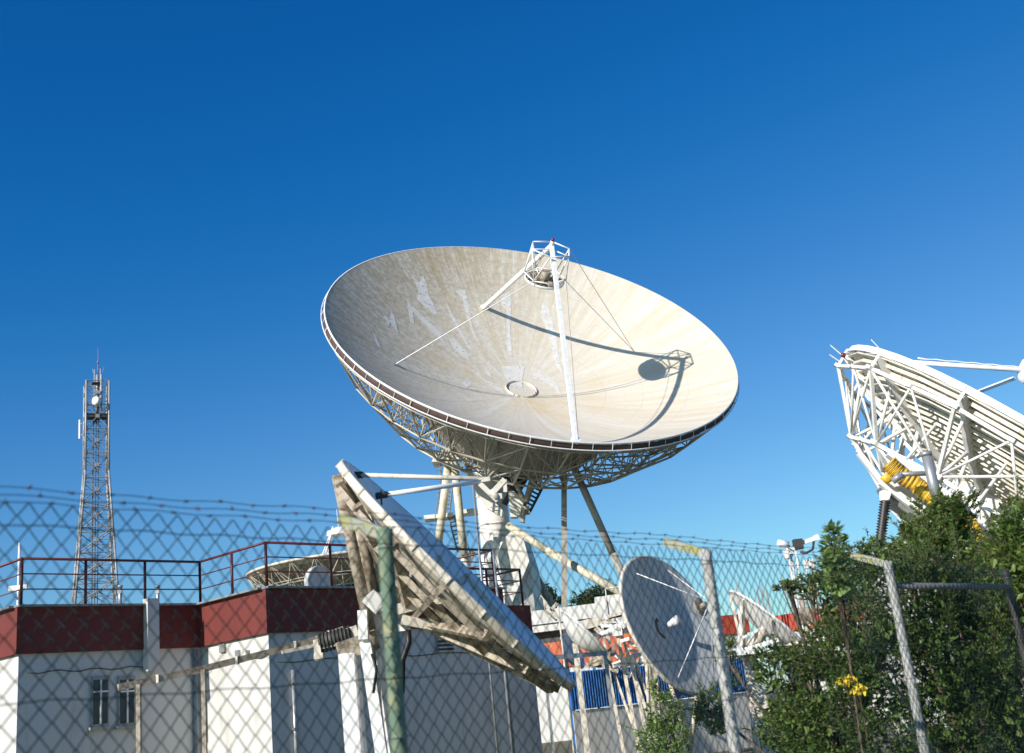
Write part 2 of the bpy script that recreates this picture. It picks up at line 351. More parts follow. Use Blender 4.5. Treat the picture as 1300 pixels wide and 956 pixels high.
for k in range(24):
    t=2*math.pi*k/24; b.beam(cyl(9.05,t,.5),cyl(6.8,t,-3.55),.10,.14)
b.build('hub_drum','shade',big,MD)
# feed legs, cage, subreflector
apex=cyl(0,0,12.35); fA=on_dish(615,390); fB=on_dish(733,556)
fB=V((fB.x,fB.y,fB.z)); tB=math.atan2(fB.y,fB.x)
print('FEET',fA,math.hypot(fA.x,fA.y),fB,math.hypot(fB.x,fB.y))
# foot B stands just inside the rim nearest the camera
tB=min((( (lambda q:(MD@q))(cyl(RD-.25,R(a),DEP-.1)),a) for a in range(-120,-40)),key=lambda q:abs((lambda w_:650+FPX*w_.dot(CR)/w_.dot(CF))(q[0]-CC)-733))[1]
fB=cyl(RD-.3,R(tB),DEP-.12)
for f_,top in ((fA,apex),(fB,apex)):
    b=MB(); d=(top-f_).normalized(); sd=d.cross(V((0,0,1))).normalized()
    b.beam(f_,top,.31,.27,sd)
    L=(top-f_).length
    for i in range(1,int(L/2.2)):
        q=f_+d*(i*2.2); b.beam(q-d*.04,q+d*.04,.35,.31,sd)
    b.tube(f_-V((0,0,.1)),f_+V((0,0,.12)),.34,n=10)
    b.build('feed_leg','bright',big,MD)
b=MB(); HT=12.1; HB=9.9; rt,rb_=1.6,1.6
top=[cyl(rt,R(60*k+8),HT) for k in range(6)]; bot=[cyl(rb_,R(60*k+38),HB) for k in range(6)]
for k in range(6):
    b.tube(top[k],top[(k+1)%6],.055,n=6); b.tube(bot[k],bot[(k+1)%6],.055,n=6)
    b.tube(top[k],bot[k],.05,n=6); b.tube(top[(k+1)%6],bot[k],.05,n=6); 
    if k%2: b.tube(top[k],cyl(0,0,HT),.05,n=6)
    b.tube(bot[k],cyl(.9,R(60*k+38),9.6),.05,n=6)
b.tube(cyl(0,0,12.2),cyl(0,0,12.75),.16,n=8)
cage=b.build('feed_cage','bright',big,MD)
b=MB(); b.tube(cyl(0,0,12.75),cyl(0,0,12.95),.12,n=10); b.build('beacon','red',cage,MD)
b=MB(); b.lathe([(0,9.05),(.5,9.10),(1.0,9.22),(1.50,9.45),(1.53,9.62),(1.46,9.64)],40)
subr=b.build('subreflector','bright',big,MD)
b=MB(); b.lathe([(1.45,9.6),(.9,9.42),(.3,9.40),(0,9.40)],40)
for k in range(8): b.beam(cyl(.2,R(45*k),9.5),cyl(1.4,R(45*k),9.62),.07,.12)
b.build('subreflector_back','weather',subr,MD)
b=MB()
for k in range(6): b.beam(cyl(.2,R(60*k),9.55),cyl(1.3,R(60*k),9.72),.1,.14)
b.tube(cyl(0,0,9.4),cyl(0,0,10.3),.35,n=12); b.build('subreflector_mount','weather',big,MD)
b=MB()
fC=on_dish(502,463); fD=on_dish(805,447)
for f_,t_,dx in ((fC,bot[3],0),(fC,bot[3],.35),(fD,top[0],0),(fD,bot[0],0)): b.tube(f_+V((dx*.3,dx*.3,.05)),t_+V((dx,dx,0)),.026 if f_ is fD else .034,n=5)
b.tube(fB+V((.3,.3,0)),bot[5],.02,n=4)
b.box(fC,(.35,.35,.2))
b.build('stay_cable','galv',big,MD)
# pedestal and supports (world)
def W(x,y,Y): return P(x,y,Y)
def tubes(name,mat,lst,n=14,par=big):
    if name=='brace':
        for q in lst: b=MB(); b.tube(W(*q[:3]),W(*q[3:6]),q[6],n=n); b.build(name,mat,par)
        return
    b=MB()
    for (x1,y1,Y1,x2,y2,Y2,r_) in lst: b.tube(W(x1,y1,Y1),W(x2,y2,Y2),r_,n=n)
    return b.build(name,mat,par)
ct=W(617,580,92); cb=V((ct.x+.15,92,W(620,705,92).z))
b=MB(); b.lathe([(1.22,cb.z),(1.22,ct.z)],40,Matrix.Translation((cb.x,cb.y,0)))
for z in (cb.z+2.3,cb.z+4.6): b.lathe([(1.22,z-.05),(1.27,z-.05),(1.27,z+.05),(1.22,z+.05)],40,Matrix.Translation((cb.x,cb.y,0)))
b.build('pedestal_column','white',big)
bc=W(650,740,91); z1=W(650,690,91).z
b=MB(); T=Matrix.Translation((bc.x,91,0))
b.lathe([(2.4,0),(2.15,z1-2.2),(1.65,z1),(0,z1+.1)],8,T,False)
b.build('pedestal_base','white',big)
b=MB(); p0=W(655,683,88.5); 
b.prism([W(628,712,88.5),W(640,683,88.5),W(652,672,88.5),W(664,683,88.5),W(672,712,88.5),W(650,765,88.5)],(0,1.2,.0)); b.build('yoke_plate','white',big)
b=MB(); b.prism([W(*q,88) for q in ((645,623),(651,623),(669,636),(666,662.5),(663,661),(662,651),(656,656),(648,656))],(0,1.,0)); b.build('gear_sector','white',big)
b=MB(); b.prism([W(*q,90.2) for q in ((597,612),(604,612),(640,650),(640,658),(618,645))],(0,.9,0)); b.build('cable_wrap_cover','white',big)
l1=tubes('support_strut','cream',[(570,582,86,555,702,86,.30)])
tubes('support_strut','cream',[(575.5,576,86,589,705,85.5,.30)])
tubes('support_strut','cream',[(645,667,88,695,699,86,.28),(695,699,86,797,758,83,.30)])
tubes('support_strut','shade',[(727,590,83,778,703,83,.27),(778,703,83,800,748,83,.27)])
b=MB(); b.beam(W(716,592,84),W(716.5,785,84),.40,.30,(0,1,0)); b.build('support_beam','shade',big)  # darker colour painted in, as the beam stands in shade
tubes('brace','dark',[(633,586,89,650,628,88.5,.35),(667,598,90,640,640,90,.25),(672,598,90.5,655,628,90.5,.25)])
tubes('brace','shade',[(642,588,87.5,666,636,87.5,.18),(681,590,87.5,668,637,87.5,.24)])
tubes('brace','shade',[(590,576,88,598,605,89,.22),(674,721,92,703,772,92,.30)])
tubes('brace','white',[(600,700,88,578,760,88,.25),(612,705,88,636,760,88,.25),(590,705,86,590,800,86,.28),(554,702,86.5,548,800,86.5,.25)])
b=MB(); b.prism([W(548,586,86),W(552,576,86),W(568,569,86),W(573,574,86),W(556,586,86)],(0,2.2,0)); b.build('service_platform','white',big)
b=MB(); b.box(W(558,657,87.5),(2.2,1.6,.3)); b.box(W(593,651,87.5),(1.6,1.6,.3)); b.build('service_platform','white',big)
def ladder(p,q,w_,name='ladder',step=.32,r_=.03,par=big,mat='grey',rr=None):
    b=MB(); p=V(p); q=V(q); d=(q-p).normalized(); x=d.cross(V((0,1,0))).normalized()*w_/2
    b.tube(p-x,q-x,r_*1.5,n=5); b.tube(p+x,q+x,r_*1.5,n=5); L=(q-p).length
    for i in range(int(L/step)): c=p+d*(i+.5)*step; b.tube(c-x,c+x,rr or r_,n=4)
    return b.build(name,mat,par)
ladder(W(574,590,87),W(566,658,87),.45,r_=.05)
ladder(W(573,655,87),W(585,700,87),.45,r_=.05)
ladder(W(693,600,88),W(668,648,88),.62,mat='dark',r_=.075)
b=MB(); b.box(W(667.5,648,88),(.6,.6,.6)); b.beam(W(664,645,87.6),W(662,663,87.6),.35,.3); b.build('ladder_landing','shade',big)
b=MB()
for x1,y1,x2,y2 in ((560,578,556,660),(563,578,552,660),(585,655,597,705),(556,660,562,690),(587,655,592,700)): b.tube(W(x1,y1,86.5),W(x2,y2,86.5),.035,n=4)
for i in range(10): b.tube(W(553+.35*i,590+7*i,86.4),W(562-.1*i,590+7*i,86.4),.025,n=4)
b.build('guard_cage','galv',big)
# ================================================================== LATTICE TOWER
YT=110.
tl=thing('lattice_tower','tall grey steel lattice tower with round drum antenna, left of the dishes','tower',(P(120,770,YT).x,YT,0))
cx,cy=P(122,600,YT).x,YT
def zt(y): return P(122,y,YT).z
s0=2.13
def tleg(k,z):
    zk=zt(600); half=s0/2
    if z<zk: half+= (zk-z)*.066
    t=R(45+90*k+26); return V((cx,cy,z))+V((math.cos(t),math.sin(t),0))*half*1.414
ztop=zt(487)
for k in range(4):
    b=MB(); zz=[0,zt(770),zt(685),zt(600),ztop]
    for a_,c_ in zip(zz,zz[1:]): b.tube(tleg(k,a_),tleg(k,c_),.10,n=6)
    b.build('tower_leg','towergrey',tl)
b=MB(); nb=15; dz=2.42
for i in range(nb):
    za=ztop-i*dz; zb=max(0.,za-dz)
    if za<=.1: break
    for k in range(4):
        a1,a2,b1,b2=tleg(k,za),tleg((k+1)%4,za),tleg(k,zb),tleg((k+1)%4,zb)
        b.tube(a1,b2,.055,n=4); b.tube(a2,b1,.055,n=4); b.tube(a1,a2,.05,n=4)
        b.tube((a1+a2+b1+b2)/4,(a1+b1)/2,.03,n=4); b.tube((a1+a2+b1+b2)/4,(a2+b2)/2,.03,n=4)
        c=(a1+a2+b1+b2)/4; b.box(c,(.32,.32,.32),R(26))
    b.tube(tleg(0,zb),tleg(2,zb),.03,n=4)
b.build('bracing','towergrey',tl)
b=MB()
for dx in (-.22,.05,.30): b.tube((cx+dx-.1,cy,0),(cx+dx-.1,cy,ztop+.2),.05,n=5)
for i in range(100): b.tube((cx-.3,cy,.4+i*.38),(cx-.05,cy,.4+i*.38),.02,n=3)
b.build('cable_ladder','dark',tl)
b=MB(); zp=zt(529)
ang=R(26); b.box((cx,cy,zp),(2.2,2.2,.12),ang); b.build('platform','dark',tl)
b=MB(); b.box((cx,cy,zt(487)),(.9,.9,.08),ang); b.build('platform','dark',tl)
b=MB(); b.tube((cx+.05,cy,ztop-3),(cx+.05,cy,ztop+.9),.14,n=6); b.tube((cx+.75,cy-.8,ztop-3),(cx+.75,cy-.8,ztop+.6),.1,n=6)
for dx in (-.25,.35): b.tube((cx+dx,cy,ztop-1.5),(cx+dx,cy,ztop+1.5),.035,n=5)
b.tube((cx-.3,cy,ztop+1.1),(cx-.45,cy,ztop+1.6),.04,n=4); b.tube((cx+.6,cy,ztop+1.1),(cx+.75,cy,ztop+1.6),.04,n=4)
b.build('mast_pipe','towergrey',tl)
b=MB(); b.tube((cx+.1,cy,ztop+.9),(cx+.1,cy,zt(464)),.05,n=6); b.tube((cx+.1,cy,zt(464)),(cx+.1,cy,zt(442)),.022,.012,n=5); b.tube((cx+.1,cy,zt(462)),(cx+.1,cy,zt(459)),.09,n=6); b.build('whip_antenna','redwhite',tl)
b=MB(); q=P(122,509,YT-1.2); T=Matrix.Translation(q)@Matrix.Rotation(R(90),4,'X')@Matrix.Rotation(R(-20),4,'Y')
b.lathe([(0,.22),(.3,.2),(.43,.12),(.44,-.25),(.3,-.4),(0,-.42)],24,T); b.build('drum_antenna','bright',tl)
b=MB(); b.box(P(101,545,YT),(.14,.16,1.9)); b.tube(P(101,538,YT),P(104.5,538,YT),.03,n=4); b.tube(P(101,552,YT),P(104.5,552,YT),.03,n=4); b.build('panel_antenna','bright',tl)
# ================================================================== OFFICE BUILDING
zr=4.95; zb_=3.95
dA=R(42.5); A1=V((math.sin(dA),math.cos(dA),0)); B1=V((-math.cos(dA),math.sin(dA),0))  # A1 away-right, B1 away-left
Kp=AZ(337,747,zr); Kp.z=0
def vis_x(p,z): 
    w_=V((p.x,p.y,z))-CC; return 650+FPX*w_.dot(CR)/w_.dot(CF)
def solve(p,d,x,z):
    lo_,hi=0.,30.
    up=vis_x(p+d*.5,z)>vis_x(p,z)
    for _ in range(50):
        m=(lo_+hi)/2
        if (vis_x(p+d*m,z)<x)==up: lo_=m
        else: hi=m
    return lo_
lB=solve(Kp,B1,252,zr); K1=Kp+B1*lB
lA=solve(K1,-A1,22,zr); K2=K1-A1*lA
K3=K2+B1*6
lR=solve(Kp,A1,638,zr); KR=Kp+A1*lR
lR2=solve(Kp,A1,673,4.5); KR2=Kp+A1*lR2
back=B1*9.
off=thing('office_building','white building with maroon fascia and flat railed roof, behind the fence at left','building',Kp)
def wallprism(b,pts,z0,z1):
    b.prism([V((p.x,p.y,z0)) for p in pts],(0,0,z1-z0))
# body: outline pulled in 3 cm under the fascia
foot=[K3,K2,K1,Kp,KR,KR+back,K3+A1*9]
def inset(poly,d):
    n=len(poly); out=[]
    ar=sum(poly[i].x*poly[(i+1)%n].y-poly[(i+1)%n].x*poly[i].y for i in range(n)); s_=1 if ar>0 else -1
    for i in range(n):
        p,q,r_=poly[i-1],poly[i],poly[(i+1)%n]; d1=(q-p).normalized(); d2=(r_-q).normalized()
        n1=V((-d1.y,d1.x,0))*s_; n2=V((-d2.y,d2.x,0))*s_; m=(n1+n2); m/=max(.3,1+n1.dot(n2)); out.append(q+m*d)
    return out
fi=inset(foot,.10)
def shell(b,poly,z0,z1,top=False):
    n=len(poly); vs=[V((p.x,p.y,z0)) for p in poly]+[V((p.x,p.y,z1)) for p in poly]
    b.add(vs,[(i,(i+1)%n,n+(i+1)%n,n+i) for i in range(n)]+([tuple(range(n,2*n))] if top else []))
b=MB(); shell(b,fi,0,zb_+.02); wall=b.build('wall','wallp',off)
b=MB(); shell(b,foot,zb_,zr); n=len(foot); b.add([V((p.x,p.y,zb_)) for p in foot],[tuple(range(n))[::-1]])
b.build('fascia','maroon',off)
b=MB(); shell(b,inset(foot,.35),zr-.35,zr-.3,True); b.build('roof','concrete',off)
b=MB()
for i in range(len(foot)):
    p,q=foot[i],foot[(i+1)%len(foot)]; d=(q-p).normalized(); b.beam(V((p.x,p.y,zr+.02))-d*.02,V((q.x,q.y,zr+.02))-d*.13,.26,.045)
b.build('coping','grey',off)
# lower wing at the right end, same plane
zl=4.50
wf=[KR+A1*.004,KR2,KR2+back,KR+back+A1*.004]
b=MB(); shell(b,[wf[0],wf[1]-A1*.1,wf[2]-A1*.1,wf[3]] if 0 else [p-B1*(-.10) if i<2 else p for i,p in enumerate(wf)],0,zl-.9); b.build('wing_wall','wallp',off)
b=MB(); shell(b,wf,zl-.92,zl,True); b.build('wing_fascia','maroon',off)
# railings
def railrun(b,pts,z0,hs_=(.38,.72,1.06),closed=False,postgap=1.75):
    for p,q in zip(pts,pts[1:]):
        for h in hs_: b.tube(V((p.x,p.y,z0+h)),V((q.x,q.y,z0+h)),.032 if h==hs_[-1] else .016,n=6)
        L=(q-p).length; m=max(1,round(L/postgap))
        for i in range(m+1):
            c=p+(q-p)*(i/m); b.tube(V((c.x,c.y,z0)),V((c.x,c.y,z0+hs_[-1])),.034,n=6)
ri=inset(foot,.14)
b=MB(); railrun(b,[ri[0],ri[1],ri[2],ri[3],ri[4],ri[4]+B1*4],zr+.03); b.build('railing','rail',off)
b=MB(); wi=[wf[0]+B1*.14+A1*.1-A1*1.9,wf[1]+B1*.14-A1*.14,wf[1]+B1*4.-A1*.14]; railrun(b,wi,zl,(.38,.70,1.02)); b.build('wing_railing','rail',off)
# thin cable runs along the walls
def wcable(p0,d,m0,m1,z,rr=.012): 
    nn=B1 if abs(d.dot(A1))>.5 else A1
    b=MB(); n_=12; b.path([V((p0.x,p0.y,z-.03*math.sin(i*1.7)))+d*(m0+(m1-m0)*i/n_)+nn*.075 for i in range(n_+1)],rr,5); return b.build('wall_cable','dark',off)
wcable(K2,A1,.3,3.2,3.55); wcable(Kp,A1,.3,6.5,3.3); wcable(Kp,B1,.2,2.8,3.45)
# downpipes, window recesses, louvre, duct
def onwall(p0,d,x,z,out=.0):
    m=solve(p0,d,x,z); nrm=-B1 if abs(d.dot(A1))>.5 else -A1
    return V((p0.x,p0.y,z))+d*m+nrm*(out-.10)
def wpx(p0,d,x,y):
    """point of a wall plane under photo pixel"""
    rr=ray(x,y); nrm=B1 if abs(d.dot(A1))>.5 else A1
    q=p0+nrm*.10; t=((q-CC).dot(nrm))/rr.dot(nrm); return CC+rr*t
dp=wpx(Kp,A1,369,830)-B1*.06
b=MB(); b.tube(V((dp.x,dp.y,0)),V((dp.x,dp.y,3.1)),.05,n=10)
for z in (.8,1.8,2.8): b.box(V((dp.x,dp.y,z)),(.14,.14,.05),-dA)
b.build('downpipe','galv',off)
dk=wpx(K2,A1,246,828)-B1*.07
b=MB(); b.tube(V((dk.x,dk.y,0)),V((dk.x,dk.y,3.9)),.06,n=10); b.build('downpipe','grey',off)
a_=wpx(K2,A1,180.5,800)-B1*.18; c_=wpx(K2,A1,193.5,800)-B1*.18; zt1=wpx(K2,A1,187,767).z; zb1=wpx(K2,A1,187,853).z
b=MB(); b.beam(V(((a_.x+c_.x)/2,(a_.y+c_.y)/2,zb1)),V(((a_.x+c_.x)/2,(a_.y+c_.y)/2,zt1+.1)),.30,.22,B1); b.build('duct','wallp',off)
rzW=math.atan2(A1.y,A1.x)
for x1,x2 in ((120,133),(154,166)):
    p=wpx(K2,A1,(x1+x2)/2,858)
    b=MB(); b.box(V((p.x,p.y,p.z-.55))-B1*.02,(.42,.06,1.1),math.atan2(A1.y,A1.x)); wn=b.build('window','grey',off)
    b=MB(); b.box(V((p.x,p.y,p.z-.57))-B1*.035,(.34,.05,.96),math.atan2(A1.y,A1.x)); b.build('pane','glass',wn)
    b=MB(); b.box(V((p.x,p.y,p.z-1.14))-B1*.06,(.56,.16,.06),rzW); b.build('sill','concrete',wn)
    b=MB(); b.box(V((p.x,p.y,p.z-.57))-B1*.065,(.035,.03,.96),rzW); b.box(V((p.x,p.y,p.z-.35))-B1*.066,(.34,.028,.035),rzW); b.build('glazing_bar','bright',wn)
p=wpx(Kp,A1,564,817); b=MB(); rzA=math.atan2(A1.y,A1.x)
b.box(p-B1*.015,(.62,.05,.52),rzA); lv=b.build('louvre','grey',off)
b=MB()
for i in range(5): b.box(p-B1*.06+V((0,0,-.2+i*.1)),(.54,.05,.035),rzA)
b.build('blade','wallp',lv)
b=MB(); b.box(p-B1*.045,(.54,.012,.46),rzA); b.build('grille_back','dark',lv)
for xx,yy,s_ in ((284,823,.22),(303,829,.15),(316,828,.1)):
    p=wpx(Kp,B1,xx,yy)
    b=MB(); b.box(p-A1*.02,(s_,.08,s_*.9),math.atan2(B1.y,B1.x)); b.build('wall_box','galv',off)
# roof and yard poles
def pole(name,label,cat,x,y0,y1,Y,r_,mat,extra=None):
    t=P(x,y1,Y); bt=P(x,y0,Y); t=V((bt.x,Y,t.z)); z0=bt.z
    b=MB(); b.tube((bt.x,Y,z0),t,r_,n=8)
    if extra: extra(b,t)
    o=b.build(name,mat); return tag(o,label,cat)
pole('roof_pole','thin pale pole with a clamp at left edge of the photo, behind the roof rail','pole',17.5,960,690,28.6,.03,'bright',lambda b,t:b.box((t.x,t.y,t.z-1.1),(.45,.1,.12)))
def tee(b,t): b.tube(t,t+V((0,0,.06)),.07,n=8); b.box(t-V((0,0,.1)),(.1,.1,.1))
pole('vent_pole','short capped pipe on the roof right beside the lattice tower','pipe',152.5,775,746,31.,.05,'galv',tee)
pole('vent_pole','short capped pipe on the roof above the grey wall duct','pipe',200.5,775,746,31.,.045,'galv',tee)
pole('slim_mast','tall thin grey pole in front of the maroon wing railing','pole',635,990,612,26.5,.028,'galv')
pole('slim_mast','shorter thin grey pole crossing the maroon wing fascia','pole',654,990,695,26.0,.03,'galv')
# ================================================================== FAR TRUSS DISH BEHIND ROOF
MF=dish_frame(434,717,75,1,-.12,.13,(0,-1),False); rf=5.95; df=1.7
MF=MF@Matrix.Translation((0,0,-df))
fr=thing('satellite_dish','distant white truss backed dish pointing straight up behind the roof railing','satellite dish',(MF.translation.x,75,0),'large antennas of the station')
kf=df/rf**2
b=MB(); b.lathe([(r,kf*r*r) for r in [0.01]+[rf*i/16 for i in range(1,17)]],72); b.lathe([(rf,df),(rf+.08,df),(rf+.08,df-.14),(rf,df-.14)]+[(r,kf*r*r-.14) for r in [rf*i/16 for i in range(15,-1,-1)]],72)
b.build('reflector','agedwhite',fr,MF)
nf=24; b=MB()
def cy(r,k,h): return cyl(r,2*math.pi*k/nf,h)
for k in range(nf):
    for p,q,r_ in ((cy(rf,k,df-.1),cy(4.6,k,-.05),.045),(cy(4.6,k,-.05),cy(2.6,k,-1.6),.05),(cy(4.6,k,-.05),cy(4.4,k,kf*4.4**2-.1),.035),(cy(4.4,k,kf*4.4**2-.1),cy(2.6,k,-1.6),.035),(cy(4.6,k,-.05),cy(4.6,k+1,-.05),.045),(cy(2.6,k,-1.6),cy(2.6,k+1,-1.6),.06),(cy(rf,k,df-.1),cy(4.6,k+1,-.05),.03),(cy(4.6,k,-.05),cy(2.6,k+1,-1.6),.03),(cy(5.4,k,.6),cy(5.4,k+1,.6),.03)): b.tube(p,q,r_,n=4)
for k in range(nf):
    for p,q,r_ in ((cy(5.3,k+.5,.45),cy(rf,k,df-.1),.03),(cy(5.3,k+.5,.45),cy(rf,k+1,df-.1),.03),(cy(5.3,k+.5,.45),cy(4.6,k,-.05),.03),(cy(5.3,k+.5,.45),cy(4.6,k+1,-.05),.03),(cy(3.6,k+.5,-.85),cy(4.6,k,-.05),.03),(cy(3.6,k+.5,-.85),cy(4.6,k+1,-.05),.03),(cy(3.6,k+.5,-.85),cy(3.4,k+.5,.4),.03),(cy(5.3,k+.5,.45),cy(5.3,k+1.5,.45),.03),(cy(3.6,k+.5,-.85),cy(3.6,k+1.5,-.85),.035)): b.tube(p,q,r_,n=4)
b.build('back_truss','truss',fr,MF)
b=MB(); b.lathe([(r,kf*r*r-.15) for r in [rf*i/16 for i in range(15,-1,-1)]],72); b.build('back_panels','weather',fr,MF)
b=MB(); b.lathe([(2.6,0),(2.5,-1.6),(0,-1.6)],24); b.tube(V((0,0,-1.5)),V((0,0,-6.5)),1.0,n=16); b.build('hub_drum','shade',fr,MF)
b=MB()
for k in range(4):
    for s_ in (-.25,.25):
        a_=R(45+90*k); b.tube(cyl(2.6,a_+s_*.5,kf*6),cyl(.45,a_,4.15),.055,n=4)
b.lathe([(.8,3.6),(.75,3.9),(.3,4.1),(0,4.15)],16); b.tube((0,0,4.1),(0,0,5.3),.025,n=4)
b.build('feed_support','bright',fr,MF)
b=MB(); b.tube((MF.translation.x+.5,75,0),MF@V((0,0,-3)),1.3,n=20); b.build('pedestal','white',fr)
# small grey round antenna on the roof
MG=dish_frame(405,739,38,.1,1,.72,(1,-.1),True)
sg=thing('roof_dish','small round grey dish on the roof in front of the distant truss dish','satellite dish',(MG.translation.x,MG.translation.y,4.6))
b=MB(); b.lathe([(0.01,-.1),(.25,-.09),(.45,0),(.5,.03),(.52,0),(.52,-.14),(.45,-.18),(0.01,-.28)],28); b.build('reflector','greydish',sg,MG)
b=MB(); b.tube(MG@V((0,0,-.2)),V((MG.translation.x,MG.translation.y+.35,4.6)),.06,n=8); b.build('mount','galv',sg)
# ================================================================== FOREGROUND OFFSET DISH (edge-on)
Y4=19.5
M4=dish_frame(582,723,Y4,.721,.693,.055,(.69,-.72),True)
r4=2.62; d4=.34; k4=d4/r4**2
f4=thing('offset_dish','big weathered dish seen edge-on, leaning right, behind the green fence post','satellite dish',(P(470,900,Y4).x,Y4,0))
b=MB(); b.lathe([(r,k4*r*r-d4) for r in [.01]+[r4*i/14 for i in range(1,15)]],72); b.build('reflector','panelwhite',f4,M4)
b=MB(); b.lathe([(r4-.02,.0),(r4+.02,.0),(r4+.03,-.02),(r4+.03,-.13),(r4-.05,-.14)]+[(r,k4*r*r-d4-.12) for r in [r4*i/10 for i in range(9,-1,-1)]],72)
for k in range(24): b.beam(cyl(r4+.035,2*math.pi*k/24,-.01),cyl(r4+.035,2*math.pi*k/24,-.14),.05,.03)
b.build('rim_band','agedwhite',f4,M4)
b=MB()
for k in range(16):
    t=2*math.pi*k/16; b.beam(cyl(r4-.1,t,-.26),cyl(.5,t,-.95),.09,.14); b.beam(cyl(r4*.55,t,-.42-.22),cyl(r4*.55,t,-.35),.06,.06)
for r_,z in ((2.45,-.33),(1.7,-.56),(1.,-.76)):
    for k in range(16): b.beam(cyl(r_,2*math.pi*k/16,z),cyl(r_,2*math.pi*(k+1)/16,z),.07,.10)
b.build('back_frame','weather',f4,M4)
def W4(x,y,dy=0): return P(x,y,Y4+dy)
b=MB()
b.tube(W4(428,603,-.6),W4(470,800,-.2),.10,n=10); b.tube(W4(443,615,0),W4(481,795,.1),.13,n=10); b.tube(W4(436,604,-.3),W4(470,668,-.1),.05,n=8)
b.tube(W4(470,668,-.1),W4(492,770,0),.07,n=8); b.tube(W4(485,700),W4(523,790),.07,n=8)
b.build('rear_strut','weather',f4)
b=MB(); b.beam(W4(492,777,-.5),W4(571,757,-.3),.14,.17); b.beam(W4(510,787,-.6),W4(634,810,-.3),.13,.15); b.beam(W4(634,810,-.3),W4(662,832,-.2),.07,.06); b.beam(W4(500,779,.2),W4(560,805,.2),.12,.12)
b.beam(W4(510,786,.4),W4(596,731,.3),.12,.12); b.beam(W4(530,730,.1),W4(575,800,.1),.12,.14); b.beam(W4(556,705,.1),W4(570,758,.1),.08,.1); b.beam(W4(595,735,.1),W4(640,790,.1),.1,.1)
b.build('lower_frame','agedwhite',f4)
b=MB(); b.beam(W4(467,756,-.5),W4(484,772,-.5),.22,.14,(1,-1,0)); b.beam(W4(487,752),W4(492,775),.3,.3); b.box(W4(499,790,.2),(.5,.5,.35)); b.beam(W4(500,800,.2),W4(470,778,0),.2,.2); b.build('hinge_bracket','bright',f4)
b=MB()
for x1,y1,x2,y2,w_,dy in ((460.5,775,462,812,.15,-.4),(480,780,482,806,.14,0)): b.beam(W4(x1,y1,dy),W4(x2,y2,dy),w_,w_)
q=W4(464,814,-.3); b.beam(q,V((q.x+.25,q.y,0)),.18,.18); q=W4(484,806,.1); b.beam(q,V((q.x+.15,q.y,0)),.22,.22); q=W4(441,830,-.2); b.beam(q,V((q.x+.05,q.y,0)),.32,.25)
q=W4(452,824,.1); b.beam(q,V((q.x+.05,q.y,0)),.1,.1); b.beam(W4(483,838,-.2),W4(478,900,-.2),.08,.08)
b.build('mount_post','bright',f4)
b=MB(); b.beam(W4(430,828,-.2),W4(478,812,0),.22,.3); b.box(W4(487,825,.3),(.35,.3,.9)); b.build('mount_housing','weather',f4)
b=MB(); b.path([W4(452,632),W4(462,660),W4(470,690),W4(487,712),W4(500,745),W4(520,770),W4(560,778)],.035,6); b.path([W4(456,640,-.1),W4(475,668,-.1),W4(510,700,-.1),W4(560,752,-.1),W4(612,800,-.1)],.022,6); b.path([W4(518,800,-.2),W4(519,815,-.2),W4(511,838,-.2),W4(510,880,-.2)],.05,8); b.path([W4(472,830,-.6),W4(478,850,-.6),W4(474,880,-.6)],.025,6); b.build('cable','rubber',f4)
# feed arms and feed box
b=MB(); b.tube(W4(454,603),W4(622,608,-.6),.04,n=8); b.build('feed_arm','agedwhite',f4)
b=MB(); b.tube(W4(482,629,-1.2),W4(610,611,-.6),.04,n=8); b.build('feed_arm','bright',f4)
b=MB(); b.tube(W4(450,603),W4(461,603),.06,n=8); b.build('arm_clamp','dark',f4)
b=MB(); b.tube(W4(477,630,-1.2),W4(492,627.5,-1.2),.055,n=8); b.tube(W4(483.5,622,-1.2),W4(484.5,641,-1.2),.015,n=4); b.build('arm_clamp','dark',f4)
b=MB(); b.beam(W4(641,609,-.6),W4(627,624,-.6),.09,.09); b.beam(W4(606,611,-.6),W4(632,636,-.6),.05,.08); b.beam(W4(606,611,-.6),W4(622,608,-.6),.07,.07)
b.beam(W4(641,609,-.6),W4(641.5,625,-.6),.06,.06); b.tube(W4(624,622,-.6),W4(632,633,-.6),.06,n=8); b.tube(W4(610,612,-.6),W4(635,640,-.55),.03,n=6); b.build('feed_horn','agedwhite',f4)
b=MB(); b.box(W4(635,630,-.6),(.06,.06,.09)); b.build('feed_bracket','cream',f4)
# waveguide tray running left from the mount
tr=thing('cable_tray','long sloping grey cable tray ending in a black cylinder, in front of the white wall','cable tray',(P(300,880,20).x,20,0))
b=MB(); pts=[(150,873,19.5),(250,851,20.2),(350,826,21),(400,812,21.4),(436,799,21.5)]
pp=[P(*q) for q in pts]
for a_,c_ in zip(pp,pp[1:]): b.beam(a_,c_,.10,.11)
b.build('tray','weather',tr)
b=MB()
for a_,c_ in zip(pp,pp[1:]):
    m=max(1,int((c_-a_).length/.8))
    for i in range(m): q=a_+(c_-a_)*((i+.5)/m); b.box(q,(.05,.14,.13))
b.build('clip','agedwhite',tr)
b=MB(); b.beam(P(358,828,20.9),P(402,819,21.2),.07,.06); b.build('conduit','agedwhite',tr)
b=MB(); b.beam(P(402,812,21.1),P(405,838,21.1),.10,.12); b.box(P(405,833,21.1),(.16,.14,.1)); b.beam(P(440,806,21.2),P(455,801,21.2),.2,.2); b.beam(P(408,822,21.1),P(452,812,21.1),.05,.06)
b.build('bracket','agedwhite',tr)
b=MB(); b.tube(P(406,817,21.2),P(447,806,21.2),.16,n=14)
